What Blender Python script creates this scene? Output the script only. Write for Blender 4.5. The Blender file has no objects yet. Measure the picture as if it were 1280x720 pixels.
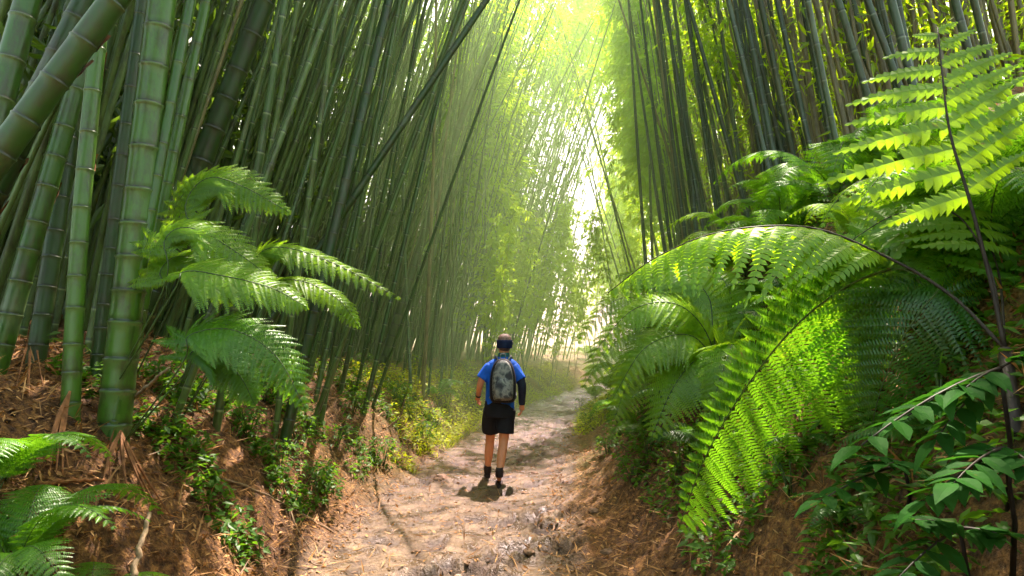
import bpy, bmesh, math, random
from mathutils import Vector, Matrix, noise, Euler

random.seed(7)
R = math.radians
rnd, uni = random.random, random.uniform
scene = bpy.context.scene
C = scene.collection

# ------------------------------------------------------------------ camera
W0, H0, F0 = 1280.0, 720.0, 853.0
PITCH = R(5.4)
CAM = Vector((0, 0, 1.57))
cam_d = bpy.data.cameras.new("camera")
cam_d.sensor_width = 36.0
cam_d.lens = 36.0 * F0 / W0
cam_d.clip_start = 0.05
cam_d.clip_end = 500
cam = bpy.data.objects.new("camera", cam_d)
C.objects.link(cam)
cam.location = CAM
cam.rotation_euler = (R(90) + PITCH, 0, 0)
scene.camera = cam
cam_d.dof.use_dof = False


def at(px, py, Y):
    """World point at depth Y seen in the direction of photo pixel (px, py)."""
    u = (px - W0 / 2) / F0
    v = (H0 / 2 - py) / F0
    cp, sp = math.cos(PITCH), math.sin(PITCH)
    dx, dy, dz = u, cp - v * sp, sp + v * cp
    k = Y / dy
    return Vector((CAM.x + dx * k, CAM.y + dy * k, CAM.z + dz * k))


# ------------------------------------------------------------------ helpers
def new_mesh(name, verts, faces, smooth=False):
    me = bpy.data.meshes.new(name)
    me.from_pydata([tuple(v) for v in verts], [], faces)
    if smooth:
        me.polygons.foreach_set("use_smooth", [True] * len(me.polygons))
    me.update()
    return me


def obj(name, me, mat=None, parent=None, loc=None):
    o = bpy.data.objects.new(name, me)
    C.objects.link(o)
    if mat is not None and not me.materials:
        me.materials.append(mat)
    if parent is not None:
        o.parent = parent
    if loc is not None:
        o.location = loc
    return o


def tag(o, label=None, cat=None, group=None, kind=None):
    if label: o["label"] = label
    if cat: o["category"] = cat
    if group: o["group"] = group
    if kind: o["kind"] = kind
    return o


def thing(name, label, cat, loc=(0, 0, 0), rotz=0.0, group=None):
    o = bpy.data.objects.new(name, None)
    C.objects.link(o)
    o.empty_display_size = 0.1
    o.location = loc
    o.rotation_euler = (0, 0, rotz)
    return tag(o, label, cat, group)


def lerp_tab(tab, x):
    if x <= tab[0][0]: return tab[0][1]
    for (a, va), (b, vb) in zip(tab, tab[1:]):
        if x <= b:
            t = (x - a) / (b - a)
            return va + (vb - va) * t
    return tab[-1][1]


def smooth_tab(tab, x):
    if x <= tab[0][0]: return tab[0][1]
    n = len(tab)
    for i in range(n - 1):
        a, va = tab[i]; b, vb = tab[i + 1]
        if x <= b:
            t = (x - a) / (b - a)
            m0 = (vb - tab[i - 1][1]) / (b - tab[i - 1][0]) if i > 0 else (vb - va) / (b - a)
            m1 = (tab[i + 2][1] - va) / (tab[i + 2][0] - a) if i + 2 < n else (vb - va) / (b - a)
            h = b - a
            t2, t3 = t * t, t * t * t
            return (2*t3-3*t2+1)*va + (t3-2*t2+t)*h*m0 + (-2*t3+3*t2)*vb + (t3-t2)*h*m1
    return tab[-1][1]


# ------------------------------------------------------------------ node materials
def mat_new(name):
    m = bpy.data.materials.new(name)
    m.use_nodes = True
    nt = m.node_tree
    nt.nodes.clear()
    return m, nt


def N(nt, typ, **kw):
    n = nt.nodes.new(typ)
    for k, v in kw.items():
        if k.startswith("i_"):
            n.inputs[k[2:].replace("_", " ")].default_value = v
        else:
            setattr(n, k, v)
    return n


def ramp(nt, stops, fac=None):
    r = nt.nodes.new("ShaderNodeValToRGB")
    els = r.color_ramp.elements
    while len(els) < len(stops): els.new(0.5)
    for e, (p, c) in zip(els, stops):
        e.position = p
        e.color = (*c, 1)
    if fac is not None: nt.links.new(fac, r.inputs[0])
    return r


def mixc(nt, fac, a, b, mode="MIX"):
    n = nt.nodes.new("ShaderNodeMix")
    n.data_type = "RGBA"
    n.blend_type = mode
    for sock, v in ((n.inputs[0], fac), (n.inputs[6], a), (n.inputs[7], b)):
        if hasattr(v, "is_output"): nt.links.new(v, sock)
        elif isinstance(v, (int, float)): sock.default_value = v
        else: sock.default_value = (*v, 1)
    return n.outputs[2]


def leaf_mat(name, dark, light, trans, tfac=0.5, rough=0.45, gloss=0.05, scale=3.0, island=True):
    """Two-sided leaf: diffuse + translucent + a weak waxy sheen; colour varies leaf to leaf and place to place."""
    m, nt = mat_new(name)
    L = nt.links.new
    out = N(nt, "ShaderNodeOutputMaterial")
    geo = N(nt, "ShaderNodeNewGeometry")
    oi = N(nt, "ShaderNodeObjectInfo")
    nz = N(nt, "ShaderNodeTexNoise", i_Scale=scale, i_Detail=2.0)
    L(geo.outputs["Position"], nz.inputs["Vector"])
    add = N(nt, "ShaderNodeMath", operation="MULTIPLY_ADD")
    L(geo.outputs["Random Per Island"], add.inputs[0])
    add.inputs[1].default_value = 0.55 if island else 0.15
    mul = N(nt, "ShaderNodeMath", operation="MULTIPLY_ADD")
    L(nz.outputs["Fac"], mul.inputs[0]); mul.inputs[1].default_value = 1.3; mul.inputs[2].default_value = -0.45
    L(mul.outputs[0], add.inputs[2])
    add2 = N(nt, "ShaderNodeMath", operation="MULTIPLY_ADD")
    L(oi.outputs["Random"], add2.inputs[0]); add2.inputs[1].default_value = 0.3
    L(add.outputs[0], add2.inputs[2])
    col = ramp(nt, [(0.1, dark), (0.9, light)], add2.outputs[0])
    colt = ramp(nt, [(0.1, tuple(c * 0.7 for c in trans)), (0.9, trans)], add2.outputs[0])
    nb = N(nt, "ShaderNodeTexNoise", i_Scale=11.0, i_Detail=4.0, i_Roughness=0.7)
    L(geo.outputs["Position"], nb.inputs["Vector"])
    br = ramp(nt, [(0.66, (0, 0, 0)), (0.72, (1, 1, 1))], nb.outputs["Fac"])
    bm_ = N(nt, "ShaderNodeMath", operation="MULTIPLY"); bm_.inputs[1].default_value = 0.75
    L(br.outputs[0], bm_.inputs[0])
    d = N(nt, "ShaderNodeBsdfDiffuse"); L(mixc(nt, bm_.outputs[0], col.outputs[0], (0.17, 0.10, 0.03)), d.inputs[0])
    t = N(nt, "ShaderNodeBsdfTranslucent"); L(mixc(nt, bm_.outputs[0], colt.outputs[0], (0.25, 0.13, 0.03)), t.inputs[0])
    mx = N(nt, "ShaderNodeMixShader"); mx.inputs[0].default_value = tfac
    L(d.outputs[0], mx.inputs[1]); L(t.outputs[0], mx.inputs[2])
    g = N(nt, "ShaderNodeBsdfGlossy"); g.inputs["Roughness"].default_value = rough
    g.inputs["Color"].default_value = (0.9, 0.95, 0.9, 1)
    mx2 = N(nt, "ShaderNodeMixShader"); mx2.inputs[0].default_value = gloss
    L(mx.outputs[0], mx2.inputs[1]); L(g.outputs[0], mx2.inputs[2])
    L(mx2.outputs[0], out.inputs["Surface"])
    return m


def culm_mat(name, c0, c1, band, groove, rough=0.36, streak=0.5, dead_mix=0.8):
    m, nt = mat_new(name)
    L = nt.links.new
    out = N(nt, "ShaderNodeOutputMaterial")
    b = N(nt, "ShaderNodeBsdfPrincipled")
    L(b.outputs[0], out.inputs["Surface"])
    tc = N(nt, "ShaderNodeTexCoord")
    mp = N(nt, "ShaderNodeMapping"); mp.inputs["Scale"].default_value = (14, 14, 1.1)
    L(tc.outputs["Object"], mp.inputs[0])
    oi = N(nt, "ShaderNodeObjectInfo")
    ofs = N(nt, "ShaderNodeVectorMath", operation="ADD")
    cmb = N(nt, "ShaderNodeCombineXYZ")
    mr = N(nt, "ShaderNodeMath", operation="MULTIPLY"); mr.inputs[1].default_value = 60
    L(oi.outputs["Random"], mr.inputs[0])
    for k in range(3): L(mr.outputs[0], cmb.inputs[k])
    L(mp.outputs[0], ofs.inputs[0]); L(cmb.outputs[0], ofs.inputs[1])
    n1 = N(nt, "ShaderNodeTexNoise", i_Scale=1.0, i_Detail=4.0, i_Roughness=0.6)
    L(ofs.outputs[0], n1.inputs["Vector"])
    geo = N(nt, "ShaderNodeNewGeometry")
    n2 = N(nt, "ShaderNodeTexNoise", i_Scale=1.3, i_Detail=3.0)
    L(geo.outputs["Position"], n2.inputs["Vector"])
    s = N(nt, "ShaderNodeMath", operation="MULTIPLY_ADD"); s.inputs[1].default_value = 0.5
    L(oi.outputs["Random"], s.inputs[0])
    s2 = N(nt, "ShaderNodeMath", operation="MULTIPLY_ADD"); s2.inputs[1].default_value = streak; s2.inputs[2].default_value = 0.0
    L(n1.outputs["Fac"], s2.inputs[0]); L(s2.outputs[0], s.inputs[2])
    col = ramp(nt, [(0.15, c0), (0.85, c1)], s.outputs[0])
    # pale lichen patches
    lich = ramp(nt, [(0.60, (0, 0, 0)), (0.75, (1, 1, 1))], n2.outputs["Fac"])
    lm = N(nt, "ShaderNodeMath", operation="MULTIPLY"); lm.inputs[1].default_value = 0.55
    L(lich.outputs[0], lm.inputs[0])
    c = mixc(nt, lm.outputs[0], col.outputs[0], (0.16, 0.19, 0.11))
    at_ = N(nt, "ShaderNodeAttribute", attribute_name="node")
    sep = N(nt, "ShaderNodeSeparateColor")
    L(at_.outputs["Color"], sep.inputs[0])
    c = mixc(nt, sep.outputs[0], c, band)
    c = mixc(nt, sep.outputs[1], c, groove)
    # a few dead straw-coloured culms, and grey-brown stains and scratches on all
    dead = ramp(nt, [(0.90, (0, 0, 0)), (0.93, (1, 1, 1))], oi.outputs["Random"])
    dm = N(nt, "ShaderNodeMath", operation="MULTIPLY"); dm.inputs[1].default_value = dead_mix
    L(dead.outputs[0], dm.inputs[0])
    c = mixc(nt, dm.outputs[0], c, (0.23, 0.19, 0.085))
    n3 = N(nt, "ShaderNodeTexNoise", i_Scale=9.0, i_Detail=6.0, i_Roughness=0.75)
    mp3 = N(nt, "ShaderNodeMapping"); mp3.inputs["Scale"].default_value = (1, 1, .35)
    L(geo.outputs["Position"], mp3.inputs[0]); L(mp3.outputs[0], n3.inputs["Vector"])
    st = ramp(nt, [(0.47, (0, 0, 0)), (0.64, (1, 1, 1))], n3.outputs["Fac"])
    sm = N(nt, "ShaderNodeMath", operation="MULTIPLY"); sm.inputs[1].default_value = 0.75
    L(st.outputs[0], sm.inputs[0])
    c = mixc(nt, sm.outputs[0], c, (0.045, 0.040, 0.018))
    L(c, b.inputs["Base Color"])
    b.inputs["Roughness"].default_value = rough
    bp = N(nt, "ShaderNodeBump"); bp.inputs["Strength"].default_value = 0.12; bp.inputs["Distance"].default_value = 0.01
    L(n1.outputs["Fac"], bp.inputs["Height"]); L(bp.outputs[0], b.inputs["Normal"])
    return m


def plain(name, col, rough=0.7, var=0.3, scale=20.0, bump=0.1, spec=0.3):
    m, nt = mat_new(name)
    L = nt.links.new
    out = N(nt, "ShaderNodeOutputMaterial")
    b = N(nt, "ShaderNodeBsdfPrincipled")
    L(b.outputs[0], out.inputs["Surface"])
    tc = N(nt, "ShaderNodeTexCoord")
    nz = N(nt, "ShaderNodeTexNoise", i_Scale=scale, i_Detail=4.0)
    L(tc.outputs["Object"], nz.inputs["Vector"])
    r = ramp(nt, [(0.25, tuple(x * (1 - var) for x in col)), (0.75, tuple(min(1, x * (1 + var)) for x in col))], nz.outputs["Fac"])
    L(r.outputs[0], b.inputs["Base Color"])
    b.inputs["Roughness"].default_value = rough
    b.inputs["Specular IOR Level"].default_value = spec
    bp = N(nt, "ShaderNodeBump"); bp.inputs["Strength"].default_value = bump; bp.inputs["Distance"].default_value = 0.01
    L(nz.outputs["Fac"], bp.inputs["Height"]); L(bp.outputs[0], b.inputs["Normal"])
    return m


def ground_mat():
    m, nt = mat_new("soil_and_mud")
    L = nt.links.new
    out = N(nt, "ShaderNodeOutputMaterial")
    b = N(nt, "ShaderNodeBsdfPrincipled")
    L(b.outputs[0], out.inputs["Surface"])
    geo = N(nt, "ShaderNodeNewGeometry")
    P = geo.outputs["Position"]

    def nz(scale, detail=5.0, rough=0.6):
        n = N(nt, "ShaderNodeTexNoise", i_Scale=scale, i_Detail=detail, i_Roughness=rough)
        L(P, n.inputs["Vector"])
        return n.outputs["Fac"]
    big, mid, fine, grit = nz(0.9), nz(5.0), nz(22.0), nz(75.0, 3.0)
    att = N(nt, "ShaderNodeAttribute", attribute_name="soil")
    sep = N(nt, "ShaderNodeSeparateColor"); L(att.outputs["Color"], sep.inputs[0])
    path, wet_shade, green = sep.outputs[0], sep.outputs[1], sep.outputs[2]
    mud = ramp(nt, [(0.30, (0.045, 0.027, 0.011)), (0.50, (0.135, 0.086, 0.037)), (0.75, (0.27, 0.19, 0.10))], mid)
    mud2 = ramp(nt, [(0.35, (0.42, 0.34, 0.28)), (0.62, (1, 1, 1))], fine)
    mudc = mixc(nt, 0.8, mud.outputs[0], mud2.outputs[0], "MULTIPLY")
    bank = ramp(nt, [(0.28, (0.035, 0.016, 0.007)), (0.5, (0.19, 0.088, 0.022)), (0.72, (0.46, 0.235, 0.06))], fine)
    bank2 = ramp(nt, [(0.3, (0.35, 0.3, 0.28)), (0.65, (1, 1, 1))], grit)
    bankc = mixc(nt, 0.85, bank.outputs[0], bank2.outputs[0], "MULTIPLY")
    bankd = ramp(nt, [(0.35, (0.45, 0.42, 0.4)), (0.62, (1, 1, 1))], big)
    bankc = mixc(nt, 0.9, bankc, bankd.outputs[0], "MULTIPLY")
    grn = ramp(nt, [(0.35, (0.06, 0.075, 0.012)), (0.65, (0.20, 0.21, 0.03))], mid)
    gm = N(nt, "ShaderNodeMath", operation="MULTIPLY"); L(green, gm.inputs[0]); gm.inputs[1].default_value = 0.8
    bankc = mixc(nt, gm.outputs[0], bankc, grn.outputs[0])
    c = mixc(nt, path, bankc, mudc)
    wm = N(nt, "ShaderNodeMath", operation="MULTIPLY"); L(wet_shade, wm.inputs[0]); wm.inputs[1].default_value = 0.9
    c = mixc(nt, wm.outputs[0], c, (0.035, 0.018, 0.009))  # dark colour for wet mud and for shade painted into the hollows
    L(c, b.inputs["Base Color"])
    rr = ramp(nt, [(0.42, (0.2,) * 3), (0.64, (0.5,) * 3)], mid)
    rm = mixc(nt, path, (0.9, 0.9, 0.9), rr.outputs[0])
    rm = mixc(nt, wet_shade, rm, (0.8, 0.8, 0.8))
    L(rm, b.inputs["Roughness"])
    b.inputs["Specular IOR Level"].default_value = 0.4
    hs = N(nt, "ShaderNodeMath", operation="MULTIPLY_ADD"); L(fine, hs.inputs[0]); hs.inputs[1].default_value = 1.0
    gs = N(nt, "ShaderNodeMath", operation="MULTIPLY"); L(grit, gs.inputs[0]); gs.inputs[1].default_value = 0.45
    L(gs.outputs[0], hs.inputs[2])
    bp = N(nt, "ShaderNodeBump"); bp.inputs["Strength"].default_value = 0.9; bp.inputs["Distance"].default_value = 0.035
    L(hs.outputs[0], bp.inputs["Height"]); L(bp.outputs[0], b.inputs["Normal"])
    return m


M_ground = ground_mat()
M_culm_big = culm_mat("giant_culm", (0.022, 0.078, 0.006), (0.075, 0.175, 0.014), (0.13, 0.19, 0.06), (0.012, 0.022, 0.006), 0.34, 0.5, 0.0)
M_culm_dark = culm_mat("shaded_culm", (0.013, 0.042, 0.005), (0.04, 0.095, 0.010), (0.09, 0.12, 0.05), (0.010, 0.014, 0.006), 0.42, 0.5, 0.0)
M_culm = culm_mat("green_culm", (0.034, 0.090, 0.016), (0.12, 0.20, 0.045), (0.26, 0.32, 0.14), (0.03, 0.04, 0.02), 0.38)
M_culm_grey = culm_mat("bluish_culm", (0.022, 0.046, 0.020), (0.080, 0.125, 0.062), (0.17, 0.21, 0.13), (0.02, 0.03, 0.02), 0.40)
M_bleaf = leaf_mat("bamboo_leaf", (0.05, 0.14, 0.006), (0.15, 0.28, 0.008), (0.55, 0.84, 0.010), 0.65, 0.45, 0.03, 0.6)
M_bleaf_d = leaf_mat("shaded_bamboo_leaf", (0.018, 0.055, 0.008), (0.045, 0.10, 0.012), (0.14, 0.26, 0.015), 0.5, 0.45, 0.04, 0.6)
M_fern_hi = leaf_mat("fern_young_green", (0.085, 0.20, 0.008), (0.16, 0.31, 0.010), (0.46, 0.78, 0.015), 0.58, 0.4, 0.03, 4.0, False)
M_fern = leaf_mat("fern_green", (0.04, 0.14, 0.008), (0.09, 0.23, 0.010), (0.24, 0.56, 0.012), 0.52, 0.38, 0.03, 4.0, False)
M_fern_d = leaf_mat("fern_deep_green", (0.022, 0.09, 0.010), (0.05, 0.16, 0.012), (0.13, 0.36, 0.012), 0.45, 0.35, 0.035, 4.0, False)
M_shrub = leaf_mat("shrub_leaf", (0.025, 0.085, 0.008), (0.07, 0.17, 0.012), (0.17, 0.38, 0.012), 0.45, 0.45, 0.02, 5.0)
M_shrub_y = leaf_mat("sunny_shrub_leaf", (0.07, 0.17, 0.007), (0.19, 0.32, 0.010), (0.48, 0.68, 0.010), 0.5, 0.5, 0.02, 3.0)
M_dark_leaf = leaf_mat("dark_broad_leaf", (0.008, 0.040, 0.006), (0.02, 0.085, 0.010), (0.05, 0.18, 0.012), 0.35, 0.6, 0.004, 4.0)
M_litter = leaf_mat("dry_leaf", (0.09, 0.035, 0.010), (0.52, 0.28, 0.09), (0.30, 0.14, 0.03), 0.2, 0.6, 0.03, 2.0)
M_grass = leaf_mat("sunny_grass", (0.15, 0.23, 0.010), (0.36, 0.43, 0.018), (0.62, 0.72, 0.015), 0.5, 0.5, 0.02, 1.5)
M_stem = plain("dark_stem", (0.022, 0.016, 0.010), 0.6, 0.4, 30)
M_stem_g = plain("green_stem", (0.05, 0.09, 0.02), 0.5, 0.3, 30)
M_wood = plain("weathered_wood", (0.20, 0.14, 0.075), 0.8, 0.4, 30, 0.4)
M_fibre = plain("dry_sheath", (0.23, 0.10, 0.035), 0.8, 0.5, 25, 0.4)
M_stone = plain("muddy_stone", (0.17, 0.10, 0.052), 0.75, 0.4, 14, 0.8)

# ------------------------------------------------------------------ terrain
CX = [(0, -0.55), (4.8, -0.50), (8, -0.40), (13, 0.15), (18, 0.95), (24, 2.5), (32, 5.5), (45, 11), (150, 60)]
HW = [(0, 1.0), (8, 1.0), (13, 1.05), (18, 0.9), (30, 0.8), (150, 0.8)]
LEFT = [(0, 0), (0.25, 0.16), (0.5, 0.48), (1.0, 1.08), (1.5, 1.38), (2.5, 1.7), (5, 2.15), (12, 3.0), (60, 5)]
RIGHT = [(0, 0), (0.35, 0.10), (0.7, 0.42), (1.2, 1.15), (2.0, 2.4), (2.6, 3.15), (4, 3.75), (8, 4.4), (60, 8)]
LS = [(0, 1), (8, 1), (16, 0.72), (26, 0.6), (60, 0.5)]
RS = [(0, 1), (9, 1), (16, 0.85), (26, 0.55), (60, 0.3)]


def rise(y):
    return 0.0 if y < 12 else 0.012 * (y - 12)


def h_base(x, y):
    c, w = smooth_tab(CX, y), lerp_tab(HW, y)
    if x < c - w:
        z = smooth_tab(LEFT, c - w - x) * lerp_tab(LS, y)
    elif x > c + w:
        z = smooth_tab(RIGHT, x - c - w) * lerp_tab(RS, y)
    else:
        z = -0.05 * (1 - ((x - c) / w) ** 2)
    return z + rise(y)


def path_mask(x, y):
    c, w = smooth_tab(CX, y), lerp_tab(HW, y)
    e = abs(x - c) - w + 0.16 * noise.noise((x * 2.3, y * 1.3, 3.1)) + 0.08 * noise.noise((x * 7, y * 6, 1.1))
    return max(0.0, min(1.0, 0.5 - e / 0.3))


random.seed(21)
PRINTS = []
for i in range(95):
    y = 3.3 * (22 / 3.3) ** rnd()
    c = smooth_tab(CX, y)
    x = c + random.gauss(0.25, 0.42)
    PRINTS.append((x, y, uni(0.08, 0.15), uni(0.12, 0.22), uni(-0.6, 0.6), uni(0.03, 0.06)))
# prints seen clearest, where the photograph has them
for (px, py, a, b, rot, dep) in [(660, 575, .16, .07, .2, .06), (690, 545, .22, .08, 0, .06), (662, 648, .10, .13, .2, .07),
                                 (645, 683, .16, .12, .1, .08), (700, 690, .13, .10, .4, .07), (580, 708, .14, .10, -.3, .06),
                                 (555, 700, .1, .08, 0, .05), (628, 612, .12, .09, 0, .04), (680, 640, .1, .08, .3, .05),
                                 (690, 528, .25, .1, 0, .07), (545, 715, .12, .08, .1, .06), (710, 640, .1, .1, .1, .05)]:
    p = at(px, py, 1.0) - CAM
    k = -CAM.z / p.z
    PRINTS.append((p.x * k, p.y * k, a * 1.25, b * 1.8, rot, dep * 1.3))


def h_full(x, y, fine=True):
    z = h_base(x, y)
    pm = path_mask(x, y)
    bank = 1 - pm
    z += bank * (0.10 * noise.noise((x * 1.4, y * 1.4, 5)) + 0.05 * noise.noise((x * 4, y * 4, 8)))
    wet_shade = 0.0
    if fine and y < 30 and abs(x) < 6:
        n3 = noise.noise((x * 9, y * 7, 2)); n4 = noise.noise((x * 22, y * 20, 4)); n5 = noise.noise((x * 3.2, y * 1.7, 9))
        z += pm * (0.026 * n5 + 0.009 * n3 + 0.008 * n4 + (0.006 * noise.noise((x * 48, y * 44, 6)) if y < 10 else 0)) + bank * (0.035 * n3 + 0.026 * n4 + (0.016 * noise.noise((x * 40, y * 40, 16)) if y < 9 else 0))
        # lumpy clods at the edges of the trodden strip
        edge = 4 * pm * (1 - pm)
        z += edge * 0.03 * abs(n3)
        wet_shade = max(0.0, min(1.0, -(n5 * 0.8 + n3) * 1.2 - 0.12)) * pm * 0.85
        for (qx, qy, a, b, rot, dep) in PRINTS:
            dx, dy = x - qx, y - qy
            if abs(dx) > 0.5 or abs(dy) > 0.5: continue
            cr, sr = math.cos(rot), math.sin(rot)
            u, v = (dx * cr + dy * sr) / a, (-dx * sr + dy * cr) / b
            d = math.sqrt(u * u + v * v) + 0.35 * n4
            if d < 1.7:
                if d < 1: z -= dep * (1 - d ** 4); wet_shade = max(wet_shade, 0.9 * (1 - d ** 3))  # print bottoms darkened: wet mud plus painted-in hollow shade
                else: z += dep * 0.45 * (1 - abs(d - 1.3) / 0.4) if abs(d - 1.3) < 0.4 else 0
    return z, pm, wet_shade


def gz(x, y):
    return h_full(x, y)[0]


def ground_hit(px, py, y0=1.0, y1=60):
    d = at(px, py, 1.0) - CAM
    y = y0
    while y < y1:
        k = y / d.y
        p = CAM + d * k
        if p.z <= h_full(p.x, p.y, False)[0]:
            return p
        y += 0.02 if y < 8 else 0.06
    return CAM + d * (y1 / d.y)


def build_ground():
    ys = [-8, -6, -4, -3, -2, -1, -0.4, 0.2, 0.7, 1.2, 1.6, 2.0, 2.3, 2.6, 2.85, 3.05]
    y = 3.1
    while y < 26: ys.append(y); y *= 1.0078
    while y < 160: ys.append(y); y *= 1.06
    xs = []
    x = 0.0
    s = 0.027
    while x < 3.2: xs.append(x); x += s
    while x < 120:
        xs.append(x); s *= 1.16; x += s
    xs = sorted(set([-v for v in xs] + xs))
    verts, cols, pms = [], [], []
    for yy in ys:
        sh = smooth_tab(CX, yy) * (1 if yy < 40 else 0)
        k = 1.0 if yy < 8 else min(2.2, yy / 8)
        for xx in xs:
            X = xx * k + sh if abs(xx) < 3.3 else xx * (1.0 if k == 1 else (k + (1 - k) * min(1, (abs(xx) - 3.3) / 100))) + sh
            z, pm, wet_shade = h_full(X, yy)
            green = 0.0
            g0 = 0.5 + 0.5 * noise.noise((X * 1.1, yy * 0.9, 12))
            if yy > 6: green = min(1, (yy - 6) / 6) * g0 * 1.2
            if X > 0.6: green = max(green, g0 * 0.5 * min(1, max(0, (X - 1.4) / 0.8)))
            verts.append((X, yy, z)); cols.append((pm, wet_shade, min(1, green), 1)); pms.append(pm)
    nx = len(xs)
    fp, fg = [], []
    for j in range(len(ys) - 1):
        for i in range(nx - 1):
            a = j * nx + i
            f = (a, a + 1, a + nx + 1, a + nx)
            if sum(pms[k] for k in f) > 2.0: fp.append(f)
            else: fg.append(f)

    def sub(name, faces):
        used = sorted({k for f in faces for k in f})
        mp = {k: i for i, k in enumerate(used)}
        me = new_mesh(name, [verts[k] for k in used], [tuple(mp[k] for k in f) for f in faces], True)
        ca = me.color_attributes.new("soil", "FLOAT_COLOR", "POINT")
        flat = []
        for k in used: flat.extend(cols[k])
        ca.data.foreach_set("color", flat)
        return obj(name, me, M_ground)
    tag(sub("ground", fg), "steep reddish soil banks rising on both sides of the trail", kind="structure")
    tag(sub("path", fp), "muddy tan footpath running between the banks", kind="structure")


build_ground()

# ------------------------------------------------------------------ bamboo culms
PROF_N = None


def culm_mesh(name, path, r0, r1, spacing, sides=8, detail=True, phase=0.0):
    """path(s) -> Vector for s = 0..1 ; rings with swollen joints."""
    S = 60
    pts = [path(i / S) for i in range(S + 1)]
    acc = [0.0]
    for a, b in zip(pts, pts[1:]): acc.append(acc[-1] + (b - a).length)
    L = acc[-1]

    def pos(d):
        d = max(0, min(L, d))
        lo = 0
        while lo < S - 1 and acc[lo + 1] < d: lo += 1
        t = (d - acc[lo]) / max(1e-6, acc[lo + 1] - acc[lo])
        return pts[lo].lerp(pts[lo + 1], t), (pts[lo + 1] - pts[lo]).normalized()
    rings = [(0.0, 1.0, 0, 0)]
    d = spacing * (0.2 + phase)
    while d < L - 0.1:
        k = r0 + (r1 - r0) * d / L
        sp = spacing * (0.75 + 0.55 * min(1, d / 3.0)) * uni(0.86, 1.14)
        if detail:
            rings += [(d - 0.9 * k, 0.985, 0, 0), (d - 0.32 * k, 0.99, 0.35, 0), (d - 0.16 * k, 1.03, 0.75, 0), (d - 0.05 * k, 1.085, 0.4, 0),
                      (d + 0.03 * k, 1.06, 0.1, 0.6), (d + 0.09 * k, 0.985, 0, 1.0), (d + 0.2 * k, 1.005, 0, 0.45), (d + 0.5 * k, 1.0, 0, 0)]
        else:
            rings += [(d - 0.6 * k, 1.0, 0.0, 0), (d - 0.15 * k, 1.07, 1.0, 0), (d + 0.25 * k, 0.98, 0.0, 0.9), (d + 0.8 * k, 1.0, 0, 0)]
        d += sp
    rings.append((L, 0.9, 0, 0))
    rings = [r for r in rings if 0 <= r[0] <= L]
    verts, faces, cols = [], [], []
    ref = Vector((0, 1, 0))
    for (d, m, band, gr) in rings:
        p, t = pos(d)
        rr = (r0 + (r1 - r0) * (d / L) ** 1.2) * m
        s = t.cross(ref).normalized(); u = s.cross(t)
        for q in range(sides):
            a = 2 * math.pi * q / sides
            verts.append(p + (s * math.cos(a) + u * math.sin(a)) * rr); cols.append((band, gr, 0, 1))
    n = len(rings)
    for j in range(n - 1):
        for q in range(sides):
            a, b = j * sides + q, j * sides + (q + 1) % sides
            faces.append((a, b, b + sides, a + sides))
    faces.append(tuple(range((n - 1) * sides, n * sides)))
    me = new_mesh(name, verts, faces, True)
    ca = me.color_attributes.new("node", "FLOAT_COLOR", "POINT")
    flat = []
    for c in cols: flat.extend(c)
    ca.data.foreach_set("color", flat)
    return me


class Leaves:
    def __init__(s): s.v, s.f = [], []

    def leaf(s, p, d, n, L, w, bend=0.15, fold=0.25):
        side = d.cross(n)
        if side.length < 1e-4: side = d.orthogonal()
        side.normalize(); n = side.cross(d).normalized()
        k = len(s.v)
        m = p + d * (L * 0.42)
        s.v += [p, m + side * w * 0.5 + n * w * fold, p + d * L - n * L * bend, m - side * w * 0.5 + n * w * fold, m]
        s.f += [(k, k + 1, k + 4), (k + 1, k + 2, k + 4), (k, k + 4, k + 3), (k + 4, k + 2, k + 3)]

    def broad(s, p, d, n, L, w, bend=0.25, fold=0.08):
        side = d.cross(n)
        if side.length < 1e-4: side = d.orthogonal()
        side.normalize(); n = side.cross(d).normalized()
        k = len(s.v)
        ks = [(0.0, .04), (.15, .62), (.35, 1.0), (.58, .88), (.8, .46), (1.0, .02)]
        for q, (t, ww) in enumerate(ks):
            c = p + d * (L * t) - n * (L * bend * t * t)
            wv = uni(-.02, .02) * L
            s.v += [c + side * w * .5 * ww + n * (w * fold * ww + wv), c, c - side * w * .5 * ww + n * (w * fold * ww - wv)]
        for q in range(len(ks) - 1):
            a = k + q * 3
            s.f += [(a, a + 1, a + 4, a + 3), (a + 1, a + 2, a + 5, a + 4)]

    def blade(s, p, d, n, L, w, bend=0.2):
        side = d.cross(n)
        if side.length < 1e-4: side = d.orthogonal()
        side.normalize()
        k = len(s.v)
        s.v += [p - side * w * .5, p + side * w * .5, p + d * L - n * L * bend]
        s.f += [(k, k + 1, k + 2)]

    def diamond(s, p, d, n, L, w, bend=0.15):
        side = d.cross(n)
        if side.length < 1e-4: side = d.orthogonal()
        side.normalize()
        k = len(s.v)
        m = p + d * (L * 0.4)
        s.v += [p, m + side * w * 0.5, p + d * L - n * L * bend, m - side * w * 0.5]
        s.f += [(k, k + 1, k + 2, k + 3)]

    def mesh(s, name): return new_mesh(name, s.v, s.f)


def rvec():
    while True:
        v = Vector((uni(-1, 1), uni(-1, 1), uni(-1, 1)))
        if 0.05 < v.length < 1: return v.normalized()


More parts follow.
